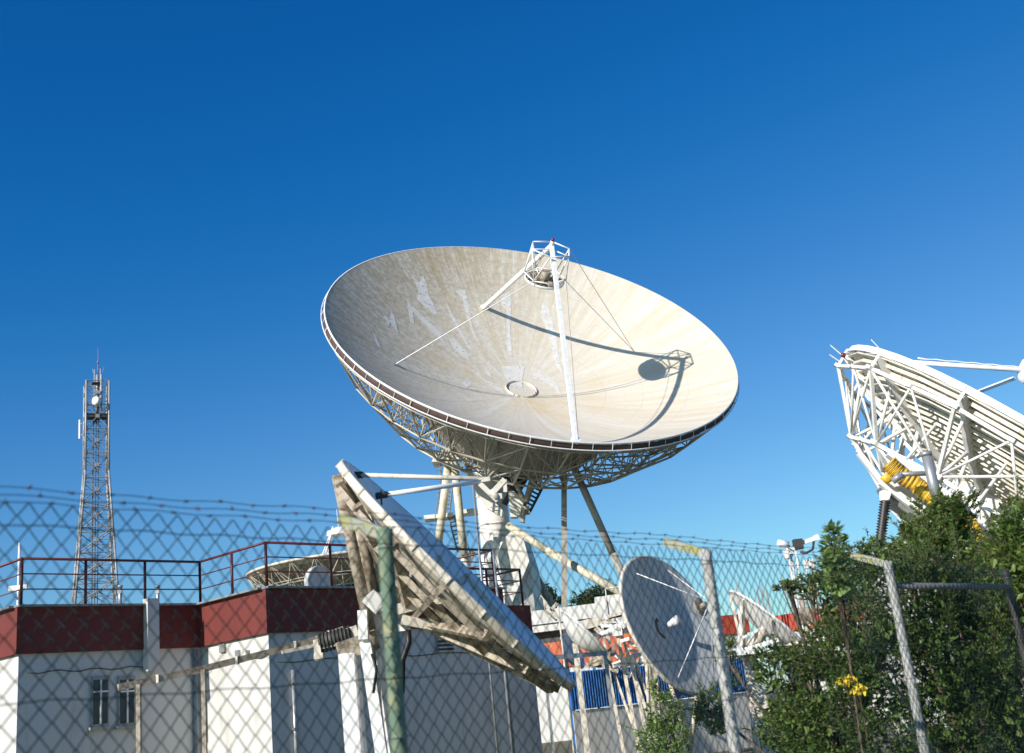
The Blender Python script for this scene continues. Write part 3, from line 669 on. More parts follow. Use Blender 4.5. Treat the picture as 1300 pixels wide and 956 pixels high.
for i in range(9): q=P(406,817,21.2).lerp(P(447,806,21.2),(i+.5)/9); d=(P(447,806,21.2)-P(406,817,21.2)).normalized(); b.tube(q-d*.012,q+d*.012,.18,n=14)
b.build('roller','dark',tr)
b=MB(); q=P(258,850,20.2); b.beam(q,V((q.x,q.y,0)),.07,.07); q=P(176,869,19.6); b.beam(q,V((q.x,q.y,0)),.07,.07); b.build('tray_leg','weather',tr)
# ================================================================== MID ROUND DISH
Y5=30.
M5=dish_frame(854,790.6,Y5,.495,.869,.52,(1,-.55),True); r5=1.80; d5=.34; k5=d5/r5**2
m5=thing('round_dish','round white dish half in shade facing right, with three struts and a central cone','satellite dish',(P(835,900,Y5).x+.2,Y5+.6,0))
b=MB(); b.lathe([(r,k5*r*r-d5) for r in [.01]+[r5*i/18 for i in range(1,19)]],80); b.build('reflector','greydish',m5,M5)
b=MB(); b.lathe([(r5-.005,.0),(r5+.05,.0),(r5+.055,-.07),(r5-.03,-.1)]+[(r,k5*r*r-d5-.09) for r in [r5*i/10 for i in range(9,-1,-1)]],80)
for k in range(20): b.beam(cyl(r5,2*math.pi*k/20,-.1),cyl(.4,2*math.pi*k/20,-.75),.05,.06)
b.build('back_shell','agedwhite',m5,M5)
b=MB()
def rimhit(M_,x,y,z=0.):
    d=M_.inverted().to_3x3()@ray(x,y); p=M_.inverted()@CC; return p+d*((z-p.z)/d.z)
for fx,fy in ((808,728),(848,724),(861,860),(906,852)):
    f_=rimhit(M5,fx,fy); f_=f_.normalized()*min(f_.length,r5*1.0); b.tube(f_,V((f_.x*.1,f_.y*.1,1.10)),.014,n=6)
b.build('feed_strut','bright',m5,M5)
b=MB(); b.lathe([(0,.80),(.12,.82),(.24,.90),(.25,.93),(.2,.94),(0,.94)],24); b.tube((0,0,.94),(0,0,1.1),.07,n=8); b.build('subreflector','weather',m5,M5)
b=MB(); b.tube((0,0,-.22),(0,0,.18),.05,.125,n=20); b.tube((0,0,.18),(0,0,.19),.125,.03,n=20); b.tube((0,0,-.34),(0,0,-.22),.05,.05,n=10); b.build('feed_cone','bright',m5,M5)
b=MB(); b.lathe([(.20,-.33),(.30,-.32)],40,None,True,R(180),R(330)); b.build('hub_slot','rubber',m5,M5)
b=MB(); q=M5@V((0,0,-.9)); b.tube(M5@V((0,0,-.5)),q,.4,.3,n=14); b.beam(q,V((q.x,q.y,0)),.28,.28); b.tube(M5@V((.9,-1.0,-.2)),V((q.x+.7,q.y-.3,0)),.06,n=8); b.tube(M5@V((.9,1.0,-.2)),V((q.x+.7,q.y+.7,0)),.06,n=8); b.tube(M5@V((-1.2,0,-.2)),V((q.x-.3,q.y-.5,.3)),.05,n=8)
b.build('mount','agedwhite',m5)
# ================================================================== SMALL DISHES
def small_dish(label,px,py,Y,maj,ratio,side,front,rr,dd,gx,legs,cat='satellite dish',mat='panelwhite',ribs=10,hubz=-.55):
    m=dish_frame(px,py,Y,maj[0],maj[1],ratio,side,front); k=dd/rr**2
    t=thing('small_dish',label,cat,(m.translation.x,Y,0),'small antennas in the yard')
    b=MB(); b.lathe([(r,k*r*r-dd) for r in [.01]+[rr*i/12 for i in range(1,13)]],56); b.lathe([(rr,0),(rr+.025,0),(rr+.03,-.06)]+[(r,k*r*r-dd-.05) for r in [rr*i/10 for i in range(10,-1,-1)]],56); b.build('reflector',mat,t,m)
    if ribs:
        b=MB()
        for i in range(ribs): b.beam(cyl(rr*.96,2*math.pi*i/ribs,-.09),cyl(.16,2*math.pi*i/ribs,-dd+hubz),.045,.06)
        b.tube((0,0,-dd+hubz-.1),(0,0,-dd+hubz+.1),.22,n=10); b.build('back_frame','agedwhite',t,m)
    q=m@V((0,0,-dd+(hubz if ribs else 0)-.05))
    b=MB(); b.tube(m@V((0,0,-dd)),q,.14,n=10)
    for dx,dy,r_ in legs: b.beam(q,V((q.x+dx,q.y+dy,0)),r_*2,r_*2)
    b.build('mount','agedwhite',t); return t,m
t6,m6=small_dish('white ribbed dish back tilted right, right of the leaning middle fence post',978,789,28,(.79,.61),.14,(.65,-.76),False,1.12,.26,0,[(-.12,0,.07),(.1,0,.09),(.35,.1,.13)],ribs=8,hubz=-.62)
b=MB(); b.beam(P(935,828,27.5),P(988,812,27.5),.09,.09); b.beam(P(935,830,27.4),P(1005,822,27.4),.08,.09); b.beam(P(932,822,27.5),P(940,832,27.5),.25,.25); b.beam(P(938,812,27.5),P(972,795,27.6),.05,.05); b.beam(P(941,770,27.5),P(938,815,27.5),.05,.05); b.build('side_arm','bright',t6)
t7,m7=small_dish('small plain white dish seen from the side, above the blue sheeting',743,802,30,(.73,.69),.10,(.69,-.73),False,.76,.33,0,[(0,.1,.07)],ribs=0)
t9,m9=small_dish('small white cone shaped dish low behind the red wall, partly behind a grey bar',728,826,36,(.5,.86),.35,(.86,-.5),True,.55,.25,0,[(.1,0,.06)],ribs=0)
b=MB(); b.beam(P(640,840,24),P(770,829,25),.06,.09); q=P(768,829,25); b.beam(q,V((q.x,q.y,0)),.08,.08); q=P(690,836,24.4); b.beam(q,V((q.x,q.y,0)),.06,.06)
tag(b.build('handrail_bar','galv'),'straight grey steel bar crossing in front of the small white dishes','handrail')
# yard equipment: little antenna mounts
for i,(x,y,s_,lab) in enumerate(((783,800,1.,'jumble of white brackets on a post in front of the dark ring wall opening'),(801,838,.9,'white clamp on two slanting posts left of the round dish'),(769,836,.8,'small grey equipment rack on a post above the blue sheeting'))):
    Y=31+i; t=thing('antenna_mount',lab,'antenna mount',(P(x,y,Y).x,Y,0),'antenna mounts in the yard'); q=P(x,y,Y)
    b=MB(); b.beam(q,V((q.x+.2,q.y,0)),.09,.09); b.beam(q+V((.1,.2,0)),V((q.x+.75,q.y,0)),.07,.07); b.build('post','agedwhite',t)
    b=MB(); rnd=random.Random(i+3)
    for k in range(12):
        a_=q+V((rnd.uniform(-.5,.4),rnd.uniform(-.3,.3),rnd.uniform(-.35,.35)))*s_; b.beam(a_,a_+V((rnd.uniform(-.4,.4),rnd.uniform(-.2,.2),rnd.uniform(-.25,.25)))*s_,.06,.08)
    b.box(q,(.25,.25,.3)); b.tube(q+V((-.5,0,-.1)),q+V((.3,0,.15)),.07,n=10); b.build('bracket','weather' if i==2 else 'bright',t)
b=MB(); 
for a_,c_ in (((742,790),(765,785)),((738,798),(790,783)),((765,785),(800,778))): b.beam(P(*a_,33),P(*c_,33),.08,.12)
b.beam(P(756,797,33),P(765,806,33),.14,.14)
q=P(766,805,33); b.beam(P(764,790,33),V((q.x,33,0)),.06,.06); tag(b.build('cable_bridge','agedwhite'),'pale horizontal conduit bridge in front of the white parapet','conduit')
# second feed on thin pole
b=MB(); q=P(708,766,27); b.tube(V((q.x,27,0)),P(708,766,27),.022,n=6); b.beam(P(707,766,27),P(699,775,27),.07,.07); b.beam(P(686,760,27),P(707,785,27),.07,.08); b.beam(P(686,756,27.2),P(704,777,27.2),.03,.03)
b.path([P(686,758,27),P(692,775,27),P(707,788,27)],.025,6)
tag(b.build('feed_horn','agedwhite'),'small bracketed feed horn on a thin pole in front of the far trees','feed horn')
# ================================================================== RING BUILDING behind
def ring_building():
    zt_=7.0; a_=AZ(671,777,zt_); c_=AZ(830,757,zt_); d=(c_-a_); d.z=0; d.normalize(); nrm=V((-d.y,d.x,0))
    if nrm.y<0: nrm=-nrm
    a0=a_-d*4; L=(c_-a_).length+4.5
    t=thing('ring_building','low red and white building with walkway rail below the giant dish','building',V((a_.x,a_.y,0)))
    def z_at(y): 
        rr=ray(740,y); q=(V((a_.x,a_.y,0))-CC).dot(nrm)/rr.dot(nrm); return (CC+rr*q).z
    zs=[z_at(y) for y in (787,796,811,845)]
    rz=math.atan2(d.y,d.x); mid=V((a0.x,a0.y,0))+d*(L/2)
    def slab(z0,z1,out,depth=3.): return (mid+nrm*(depth/2-out)+V((0,0,(z0+z1)/2)),(L,depth,z1-z0))
    for nm,mt,z0,z1,out in (('parapet','wallp',zs[0]+.03,zt_,.25),('fascia_beam','wallp',zs[1],zs[0],.12),('opening','dark',zs[2],zs[1],-.5),('red_wall','redwall',zs[3],zs[2],.0),('base_wall','wallp',0,zs[3],-.03)):
        b=MB(); c,s_=slab(z0,z1,out); b.box(c,s_,rz)
        if nm=='opening':
            for i in range(int(L/3)): b.beam(V((a0.x,a0.y,z0))+d*(i*3)-nrm*.1,V((a0.x,a0.y,z1))+d*(i*3)-nrm*.1,.25,.2,nrm)
        b.build(nm,mt,t)
    b=MB(); p0=V((a_.x,a_.y,0))+d*4.5; p1=V((c_.x,c_.y,0))-d*1
    railrun(b,[p0,p1],zt_,(.35,.75),postgap=1.6); b.build('railing','cream',t)
    b=MB()
    for i in range(7): b.beam(V((p0.x,p0.y,zt_+.1))+d*(2.4*i)-nrm*.3,V((p0.x,p0.y,zs[0]))+d*(2.4*i)-nrm*.3,.10,.08,nrm)
    b.build('parapet_fin','concrete',t)
    b=MB(); q=V((c_.x,c_.y,0))-d*2; b.box(q+V((0,0,zt_+.1))+nrm*1,(2.6,2.0,.5),rz); pass; b.build('track_block','wallp',t)
ring_building()
# blue sheeting
q0=P(722,853,33); q1=P(850,842,35); d=(q1-q0); d.z=0; L=d.length+3; d.normalize(); zt_=q0.z
b=MB(); m=300; vs=[]
nr=V((-d.y,d.x,0))
for j,z in enumerate((zt_-1.0,zt_)):
    for i in range(m+1): p=V((q0.x,q0.y,z))+d*(L*i/m)+nr*(.03*(1 if (i//2)%2 else -1)); vs.append(p)
b.add(vs,[(i,i+1,m+2+i,m+1+i) for i in range(m)])
vs2=[V(v_)+nr*.02 for v_ in vs]; b.add(vs2,[(m+1+i,m+2+i,i+1,i) for i in range(m)])
for i in range(0,8): p=V((q0.x,q0.y,0))+d*(L*i/7.)+nr*.09; b.beam(p,p+V((0,0,zt_+.05)),.08,.08)
sf=thing('sheet_fence','bright blue corrugated sheet fence low behind the small dishes','fence',V((q0.x,q0.y,0))); b.build('sheet','blue',sf)
b=MB(); a_=V((q0.x,q0.y,(zt_-1.02)/2))+nr*.12; b.box(a_+d*L/2,(L,.2,zt_-1.02),math.atan2(d.y,d.x)); b.build('plinth','wallp',sf)
# ================================================================== RED ROOFED BUILDING (right, behind bushes)
def red_building():
    z1=4.6; z0=3.85
    t=thing('red_banded_building','distant white building with red roof band, between round dish and bushes','building',V((AZ(948,779,z1).x,AZ(948,779,z1).y,0)))
    def seg(a_,c_,ex0,ex1,nm):
        a_=V((a_.x,a_.y,0)); c_=V((c_.x,c_.y,0)); d=(c_-a_).normalized(); a_=a_-d*ex0; c_=c_+d*ex1; nr=V((-d.y,d.x,0)); nr=nr if nr.y>0 else -nr
        L=(c_-a_).length; rz=math.atan2(d.y,d.x); m=(a_+c_)/2
        b=MB(); b.box(m+nr*2+V((0,0,(z0+z1)/2)),(L,4.1,z1-z0),rz); b.build('roof_band','redband',t)
        b=MB(); b.box(m+nr*2+V((0,0,z0/2)),(L-.2,3.9,z0-.01),rz); b.build('wall','wallp',t)
        b=MB()
        for i in range(int(L/3)): b.box(a_+d*(1.8+3*i)+nr*.02+V((0,0,2.2)),(1.2,.06,1.1),rz)
        b.build('window','glass',t)
    seg(AZ(900,783,z1),AZ(948,779,z1),1.,0.,'a'); seg(AZ(984,782,z1),AZ(1062,769,z1),0.,8.,'b')
red_building()
# camera pole and lattice post at right
t=thing('camera_mast','white lattice mast carrying two cctv cameras, left of the light green sapling','camera mast',(P(1012,800,24).x,24,0),None)
b=MB(); bx=P(1012,740,24); zt_=P(1012,693,24).z
for dx,dy in ((-.1,0),(.1,0),(0,.15)): b.tube((bx.x+dx,24+dy,0),(bx.x+dx*.8,24+dy,zt_),.022,n=5)
for i in range(22):
    z=zt_-i*.25
    b.tube((bx.x-.1,24,z),(bx.x+.1,24,z-.22),.012,n=4); b.tube((bx.x+.1,24,z),(bx.x,24.15,z-.22),.012,n=4)
b.build('mast','bright',t)
b=MB(); b.beam(P(1016,690,24),P(1036,683,24),.085,.085); b.beam(P(1034,683.5,24),P(1039,681.5,24),.11,.11); b.build('camera','bright',t)
b=MB(); b.box(P(1013,691,24),(.18,.18,.2)); b.path([P(1033,687,24),P(1032,697,24),P(1024,702,24),P(1016,701,24)],.025,6); b.beam(P(1013,692,24),P(1002,696,24),.05,.05); b.build('camera_bracket','dark',t)
b=MB(); b.tube(P(987,689,24),P(1001,692,24),.07,n=10); b.beam(P(998,692,24),P(1010,698,24),.06,.06); b.box(P(998,704,24),(.09,.09,.16)); b.build('camera','bright',t)
b=MB(); 
q=P(1027,712,25); 
for dx in (-.09,.09): b.tube((q.x+dx,25,0),(q.x+dx,25,q.z),.02,n=5)
for i in range(18): z=q.z-i*.25; b.tube((q.x-.09,25,z),(q.x+.09,25,z-.2),.012,n=4); 
b.box(P(1027,716,25),(.2,.14,.18)); tag(b.build('equipment_post','bright'),'shorter white lattice post with a box, half behind the bush leaves','post')
b=MB(); 
for x in (966,972,978): 
    q=P(x,780,52); b.tube((q.x,52,0),(q.x,52,P(x,742+abs(x-972),52).z),.04,n=5)
tag(b.build('antenna_rods','towergrey'),'three faint thin rods rising behind the red banded building','antenna')
b=MB(); q=P(1017,760,22); b.tube((q.x,22,0),P(1017,758,22),.05,n=8); b.box(P(1020,782,22),(.25,.2,.3)); tag(b.build('rusty_pole','weather'),'rusty brown pole with small box in front of the red roof band','pole')
# ================================================================== RIGHT DISH
Y9=40.
M9=dish_frame(1307,592,Y9,.849,.528,.16,(.528,-.849),False); r9=7.15; d9=1.7; k9=d9/r9**2
M9=M9@Matrix.Translation((0,0,-d9))
rt9=thing('satellite_dish','white dish seen from behind with open girder frame, cut off by the right edge','satellite dish',(P(1290,840,Y9).x,Y9,0),'large antennas of the station')
def S9(r): return k9*r*r
b=MB(); b.lathe([(r,S9(r)) for r in [.01]+[r9*i/20 for i in range(1,21)]],96); b.build('reflector','panelwhite',rt9,M9)
b=MB(); b.lathe([(r9,d9),(r9+.05,d9),(r9+.05,d9-.22),(r9-.02,d9-.22)],48,None,False); b.build('rim_band','bright',rt9,M9)
b=MB(); b.lathe([(r,S9(r)-.09) for r in [r9-.02]+[r9*i/20 for i in range(19,0,-1)]],96)
r_=1.6
while r_<r9-.1:
    z=S9(r_)-.09; b.lathe([(r_,z),(r_-.03,z-.10),(r_+.09,z-.12),(r_+.10,z+.0)],24,None,False,2*math.pi*.28/12,2*math.pi*1.28/12+2*math.pi*11/12); r_+=.30
b.build('back_panels','agedwhite',rt9,M9)
NB=12
def c9(r,k,h): return cyl(r,2*math.pi*(k+.28)/NB,h)
b=MB()
for k in range(NB):
    pr=[c9(r,k,S9(r)-.28) for r in (r9,5.4,3.6,1.6)]
    for p,q in zip(pr,pr[1:]): b.beam(p,q,.16,.26,V((0,0,1)))
b.build('radial_beam','steelwhite',rt9,M9)
b=MB()
Aa=lambda k:c9(r9+.05,k,d9-.15); Bb=lambda k:c9(r9+.0,k,d9-.75); Cc=lambda k:c9(5.35,k,-.9); Dd=lambda k:c9(3.1,k,-2.05); Ee=lambda k:c9(1.7,k,-2.4)
for k in range(NB):
    b.beam(Aa(k),Aa(k+1),.12,.18,V((0,0,1))); b.beam(Bb(k),Bb(k+1),.12,.12); b.beam(Cc(k),Cc(k+1),.13,.13); b.beam(Dd(k),Dd(k+1),.15,.15)
    b.beam(Aa(k),Bb(k),.09,.09); b.beam(Bb(k),Cc(k),.11,.11); b.beam(Cc(k),Dd(k),.14,.14); b.beam(Dd(k),Ee(k),.17,.17)
    b.tube(Cc(k),c9(6.2,k,S9(6.2)-.3),.055,n=6); b.tube(Cc(k),c9(4.6,k,S9(4.6)-.3),.06,n=6); b.tube(Dd(k),c9(4.4,k,S9(4.4)-.3),.065,n=6); b.tube(Dd(k),c9(2.2,k,S9(2.2)-.3),.065,n=6)
    b.tube(Bb(k),Cc(k+1),.05,n=6) if k%2 else b.tube(Cc(k),Bb(k+1),.05,n=6)
    b.tube(Cc(k),Dd(k+1),.055,n=6) if k%2 else b.tube(Dd(k),Cc(k+1),.055,n=6)
    m_=(Bb(k)+Bb(k+1))/2; b.tube(m_,Cc(k),.045,n=6); b.tube(m_,Cc(k+1),.045,n=6)
    m_=(Cc(k)+Cc(k+1))/2; b.tube(m_,c9(5.0,k+.5,S9(5.)-.25),.05,n=6); b.tube(m_,Dd(k),.05,n=6); b.tube(m_,Dd(k+1),.05,n=6)
for k in range(NB):
    for q,s_ in ((Bb(k),.28),(Cc(k),.34),(Dd(k),.36),((Bb(k)+Bb(k+1))/2,.26),((Cc(k)+Cc(k+1))/2,.28)): b.box(q,(s_,s_,s_*.45),2*math.pi*(k+.28)/NB)
b.build('back_truss','steelwhite',rt9,M9)
b=MB(); b.lathe([(1.9,S9(1.9)-.2),(1.7,-2.2),(1.5,-2.7),(0,-2.7)],20,None,False); b.build('hub_drum','white',rt9,M9)
def Q(x,y,dy=0): return P(x,y,Y9-5+dy)
b=MB(); b.prism([Q(1120,618),Q(1126,611),Q(1182,655),Q(1196,668),Q(1188,676),Q(1136,640)],(0,.7,0)); b.build('counterweight','grey',rt9)
b=MB(); b.beam(Q(1118,612,-.2),Q(1192,668,-.2),.22,.2); b.prism([Q(1118,612),Q(1128,596),Q(1210,650),Q(1200,668)],(0,.3,0)); b.beam(Q(1128,575,-.3),Q(1215,640,-.3),.35,.22); b.beam(Q(1090,575,-.2),Q(1122,616,-.2),.16,.16); b.beam(Q(1215,640,-.3),Q(1262,688,-.3),.3,.25)
b.beam(Q(1240,684,-.6),Q(1290,672,-.6),.18,.2); b.build('elevation_frame','bright',rt9)
b=MB(); hp=[Q(x,y,-.7) for x,y in ((1128,588),(1140,600),(1160,613),(1185,633),(1210,654),(1232,668),(1243,685),(1240,700),(1240,716),(1236,740))]
fine=[]
for a_,c_ in zip(hp,hp[1:]):
    for i in range(16): fine.append(a_.lerp(c_,i/16))
b.path(fine,[.25+.02*math.sin(i*1.6) for i in range(len(fine))],14)
ys=b.build('hose','yellow',rt9)
b=MB(); sp=[]
for i in range(len(fine)-1):
    dd=(fine[i+1]-fine[i]).normalized(); uu=dd.orthogonal().normalized(); ww=dd.cross(uu)
    for j in range(6): a_=2*math.pi*(i+j/6)/4; sp.append(fine[i].lerp(fine[i+1],j/6)+(uu*math.cos(a_)+ww*math.sin(a_))*.262)
b.path(sp,.009,4); b.build('hose_wire','dark',ys)
b=MB(); b.path([Q(1122,603,-.6),Q(1126,608,-.6),Q(1131,604,-.6)],.16,10); b.build('hose_end','yellow',rt9)
b=MB(); b.tube(Q(1176,577,-1.6),Q(1193,648,-1.6),.15,n=14); b.tube(Q(1175,574,-1.6),Q(1176,579,-1.6),.17,n=14); b.tube(Q(1193,648,-1.6),Q(1205,700,-1.6),.15,n=14); b.build('actuator_tube','galv',rt9)
b=MB(); b.tube(Q(1142,602,-1.5),Q(1178,601,-1.5),.07,n=10); b.tube(Q(1133,611,-1.4),Q(1146,602,-1.5),.10,n=10); b.build('actuator_arm','grey',rt9)
b=MB(); b.prism([Q(1120,622,-.3),Q(1132,624,-.3),Q(1129,634,-.3),Q(1121,636,-.3)],(0,.35,0)); b.build('jack_lug','bright',rt9)
b=MB(); ja=Q(1124,636,-.3); jb=Q(1116,700,-.3); nj=36
b.path([ja.lerp(jb,i/nj) for i in range(nj+1)],[.10+.075*(i%2) for i in range(nj+1)],12); b.build('jack_bellows','rubber',rt9)
b=MB(); b.tube(Q(1171,640,-1),Q(1138,690,-1),.045,n=6); b.tube(Q(1172,655,-1),Q(1160,672,-1),.04,n=6); b.build('stay_rod','galv',rt9)
for x1,x2 in ((1157,1153),(1161,1158),(1164,1163)):
    b=MB(); b.path([Q(x1,660,0),Q((x1+x2)/2-1,675,0),Q(x2,684,0),Q(x2,720,0)],.06,6); b.build('power_cable','dark',rt9)
b=MB(); b.tube(P(1158,460,Y9+.5),P(1330,472,Y9-1),.085,n=10); b.path([P(1165+12*i,454.5+1.05*i+(.9 if i%2 else 0),Y9+.4) for i in range(13)],.03,5); b.build('feed_boom','bright',rt9)
b=MB(); b.tube(P(1222,505,Y9+2),P(1288,480,Y9),.075,n=10); b.build('feed_boom','bright',rt9)
b=MB(); q=P(1300,484,Y9-.5); T=Matrix.Translation(q)@(M9.to_3x3().to_4x4())
b.lathe([(0,-.1),(.2,-.05),(.4,.2),(.45,.6),(.35,.85),(0,.9)],24,T); b.build('subreflector','bright',rt9)
b=MB(); b.tube(P(1070,453,Y9),P(1071,449,Y9),.09,n=8); b.build('beacon','red',rt9)
for x1,y1,x2,y2 in ((1068,450,1054,438),(1066,459,1053,450),(1120,446,1106,431)):
    b=MB(); b.tube(P(x1,y1,Y9),P(x2,y2,Y9),.02,n=4); b.build('lightning_rod','bright',rt9)
b=MB(); q=P(1215,720,Y9-2); b.tube(V((q.x,q.y,0)),Q(1230,690,.5),1.0,.8,n=16); b.beam(V((q.x+3,q.y+1,0)),M9@V((0,0,-3.)),.8,.8); b.beam(V((q.x-1.8,q.y,0)),Q(1150,668,.5),.35,.35); b.build('pedestal','white',rt9)
# pale roofed hut under the right dish
t=thing('equipment_hut','hut with pale green curved roof under the right hand dish, half hidden by bushes','hut',V((P(1145,700,33).x,33,0)))
b=MB(); pr=[P(x,y,33) for x,y in ((1116,706),(1117,699),(1128,692),(1150,687),(1172,685),(1185,690),(1190,706))]; b.prism(pr,(0,2.2,0)); b.build('roof','palegreen',t)
b=MB(); b.prism([V((pr[0].x+.1,33.08,0)),V((pr[-1].x-.1,33.08,0)),V((pr[-1].x-.1,33.08,pr[-1].z-.02)),V((pr[0].x+.1,33.08,pr[0].z-.02))],(0,2.,0)); b.build('wall','wallp',t)
# ================================================================== FENCE
dF=(V((.333*1.8*5,1.8*5,0))-V((-.105*5,5,0))).normalized()
p1=P(488,672,5.0); ZT=p1.z; p1=V((p1.x,5.0,0))
p3=P(1125,706,9.0); p3=V((p3.x,9.0,0)); dF=(p3-p1).normalized(); SP=(p3-p1).length/2
nF=V((-dF.y,dF.x,0))
fn=thing('chain_link_fence','green chain link fence with three barbed wire strands, across the whole foreground','fence',p1)
tips=[]
for i,(k,mt) in enumerate(((-1,'lichen'),(0,'postgreen'),(1,'post'),(2,'post'),(3,'dark'))):
    b_=p1+dF*(SP*k); o=MB(); o.path([V((b_.x,b_.y,-.3)),V((b_.x,b_.y,ZT*.5)),V((b_.x,b_.y,ZT-.05)),V((b_.x,b_.y,ZT+.0))],[.034,.034,.034,.037],16); o.build('fence_post',mt,fn)
    tip=V((b_.x,b_.y,ZT))+nF*.27+V((0,0,P(437,659,5.18).z-ZT)); tips.append(tip)
    if k<3:
        o=MB(); o.beam(V((b_.x,b_.y,ZT-.02)),tip,.04,.05); o.build('outrigger_arm','lichen',fn)
ang0=-2.1; ang1=SP*3
o=MB(); pw=.080; qh=.086; ncol=int((ang1-ang0)/(pw/2)); nrow=int((ZT-.05)/(qh/2)); rw=.0027
for i in range(ncol):
    pts=[]
    for k in range(nrow+1):
        s_=ang0+(i+((k+i)%2))*pw/2; z=ZT-.0-k*qh/2
        wob=.016*math.sin(s_*2.1+z*1.3)+.010*math.sin(s_*5.3+z*4)-.012*abs(math.sin(s_*math.pi/SP))
        pts.append(V((p1.x,p1.y,0))+dF*s_+nF*(wob-.044+.003*(1 if (k+i)%2 else -1))+V((0,0,z+.008*math.sin(s_*3.1)-.010*abs(math.sin(s_*math.pi/SP))+.004*noise.noise(V((s_*9,z*9,0)))))+dF*(.006*noise.noise(V((s_*7,z*6,3)))))
    o.path(pts,rw,4)
fm=o.build('wire_mesh','mesh',fn)
def strand(pts,r_=.0018,barbs=True,sag=.02):
    o=MB(); P_=[]; 
    for a_,c_ in zip(pts,pts[1:]):
        L=(c_-a_).length; n_=int(L/.08)
        for i in range(n_):
            t=i/n_; q=a_.lerp(c_,t)-V((0,0,sag*4*t*(1-t)+.004*math.sin(t*40))); P_.append(q)
    P_.append(pts[-1]); o.path(P_,r_,5)
    if barbs:
        for i in range(1,len(P_)-1):
            if i%2==0:
                q=P_[i]; o.path([q-dF*.008,q+dF*.008],.0045,5)
                for k in range(4):
                    v_=V((random.uniform(-1,1),random.uniform(-1,1),random.uniform(-1,1))).normalized(); o.tube(q,q+v_*.016,.0012,n=3)
    return o
for f_ in (.4,.7,.98):
    pts=[(V((t.x,t.y,t.z))*f_+V(((t-nF*.27).x,(t-nF*.27).y,ZT))*(1-f_))+V((0,0,.025+(f_-.7)*.07)) for t in tips]
    pts=[pts[0]-dF*1.0]+pts; strand(pts,sag=random.uniform(.005,.02)).build('barbed_wire','barb',fn)
for z in (ZT-.07,ZT-.62,ZT-1.25,.1):
    strand([p1+dF*ang0+nF*(-.05)+V((0,0,z)),p1+nF*(-.05)+V((0,0,z)),p1+dF*SP+nF*(-.05)+V((0,0,z)),p1+dF*SP*2+nF*(-.05)+V((0,0,z)),p1+dF*SP*3+nF*(-.05)+V((0,0,z))],.0022,False,.004).build('tension_wire','mesh',fn)
o=MB()
for k in range(4):
    b_=p1+dF*(SP*k)
    for z in (ZT-.08,ZT-.45,ZT-.85,ZT-1.3,ZT-1.8): o=MB(); o.path([V((b_.x,b_.y,z))+(dF*math.cos(t)-nF*math.sin(t))*.040+nF*(-.012 if math.sin(t)>0 else 0)+V((0,0,.004*math.sin(3*t))) for t in [2*math.pi*i/14 for i in range(15)]],.0022,4); o.build('tie_wire','galv',fn)
o=MB(); a_=p1+dF*SP*2.02; c_=p1+dF*SP*2.98; o.tube(V((a_.x,a_.y,P(1135,744,a_.y).z)),V((c_.x,c_.y,P(1280,745,c_.y).z)),.026,n=10); o.build('brace_rail','grey',fn)
# ================================================================== VEGETATION
def foliage(blobs,n,size,seed,aspect=.55,hole=.0,shoots=0,tw=None):
    rnd=random.Random(seed); vs=[]; fs=[]; lv=[]
    tot=sum(b_[1].x*b_[1].y*b_[1].z for b_ in blobs)
    for c,s_ in blobs:
        m=int(n*s_.x*s_.y*s_.z/tot)
        for _ in range(m):
            while True:
                u=V((rnd.uniform(-1,1),rnd.uniform(-1,1),rnd.uniform(-1,1)))
                if u.length<1: break
            if u.length<.45 and rnd.random()<.6: u=u.normalized()*rnd.uniform(.5,1)
            p=c+V((u.x*s_.x,u.y*s_.y,u.z*s_.z)); 
            f_=noise.noise(p*(1.1/size**.35)); f2=noise.noise(p*3.1+V((7,1,3)))
            if f_+.5*f2<-.05+hole and rnd.random()<.92: continue
            if p.z<.02: continue
            p+=noise.noise_vector(p*2.)*.12*min(s_)
            L=size*min(2.2,rnd.lognormvariate(-.12,.42)); d=V((rnd.gauss(0,1),rnd.gauss(0,1),rnd.gauss(.2,.7))).normalized(); x=d.cross(V((rnd.gauss(0,.5),rnd.gauss(0,.5),1))).normalized(); nn=d.cross(x)
            b0=len(vs); w_=L*aspect/2
            vs+=[p-d*L*.5,p+x*w_+nn*w_*.2,p+d*L*.5-nn*w_*.3,p-x*w_+nn*w_*.2]; fs.append((b0,b0+1,b0+2,b0+3)); lv.append(rnd.random())
    # shoots that stand out of the outline
    for c,s_ in blobs:
        for _ in range(shoots):
            u=V((rnd.gauss(0,1),rnd.gauss(0,1),abs(rnd.gauss(.3,.8)))).normalized(); p=c+V((u.x*s_.x,u.y*s_.y,u.z*s_.z))*.9; dr=(u+V((rnd.uniform(-.5,.5),rnd.uniform(-.5,.5),rnd.uniform(.1,.9)))).normalized()
            Ls=min(s_)*rnd.uniform(.25,.9); m=int(Ls/(size*.42))+2; e=p+dr*Ls; tw.append((p-dr*Ls*.4,p,e))
            for k in range(m):
                q=p.lerp(e,k/m)+V((0,0,-.03*(k/m)**2))
                for sg in (-1,1):
                    x=dr.cross(V((rnd.uniform(-.4,.4),rnd.uniform(-.4,.4),1))).normalized()*sg; d=(x+dr*.7+V((0,0,rnd.uniform(-.3,.3)))).normalized(); w2=d.cross(V((rnd.gauss(0,.4),rnd.gauss(0,.4),1))).normalized(); L=size*rnd.uniform(.7,1.25)*(1-.4*k/m); b0=len(vs)
                    vs+=[q,q+d*L*.5+w2*L*aspect/2,q+d*L,q+d*L*.5-w2*L*aspect/2]; fs.append((b0,b0+1,b0+2,b0+3)); lv.append(rnd.uniform(.4,1.))
    return vs,fs,lv
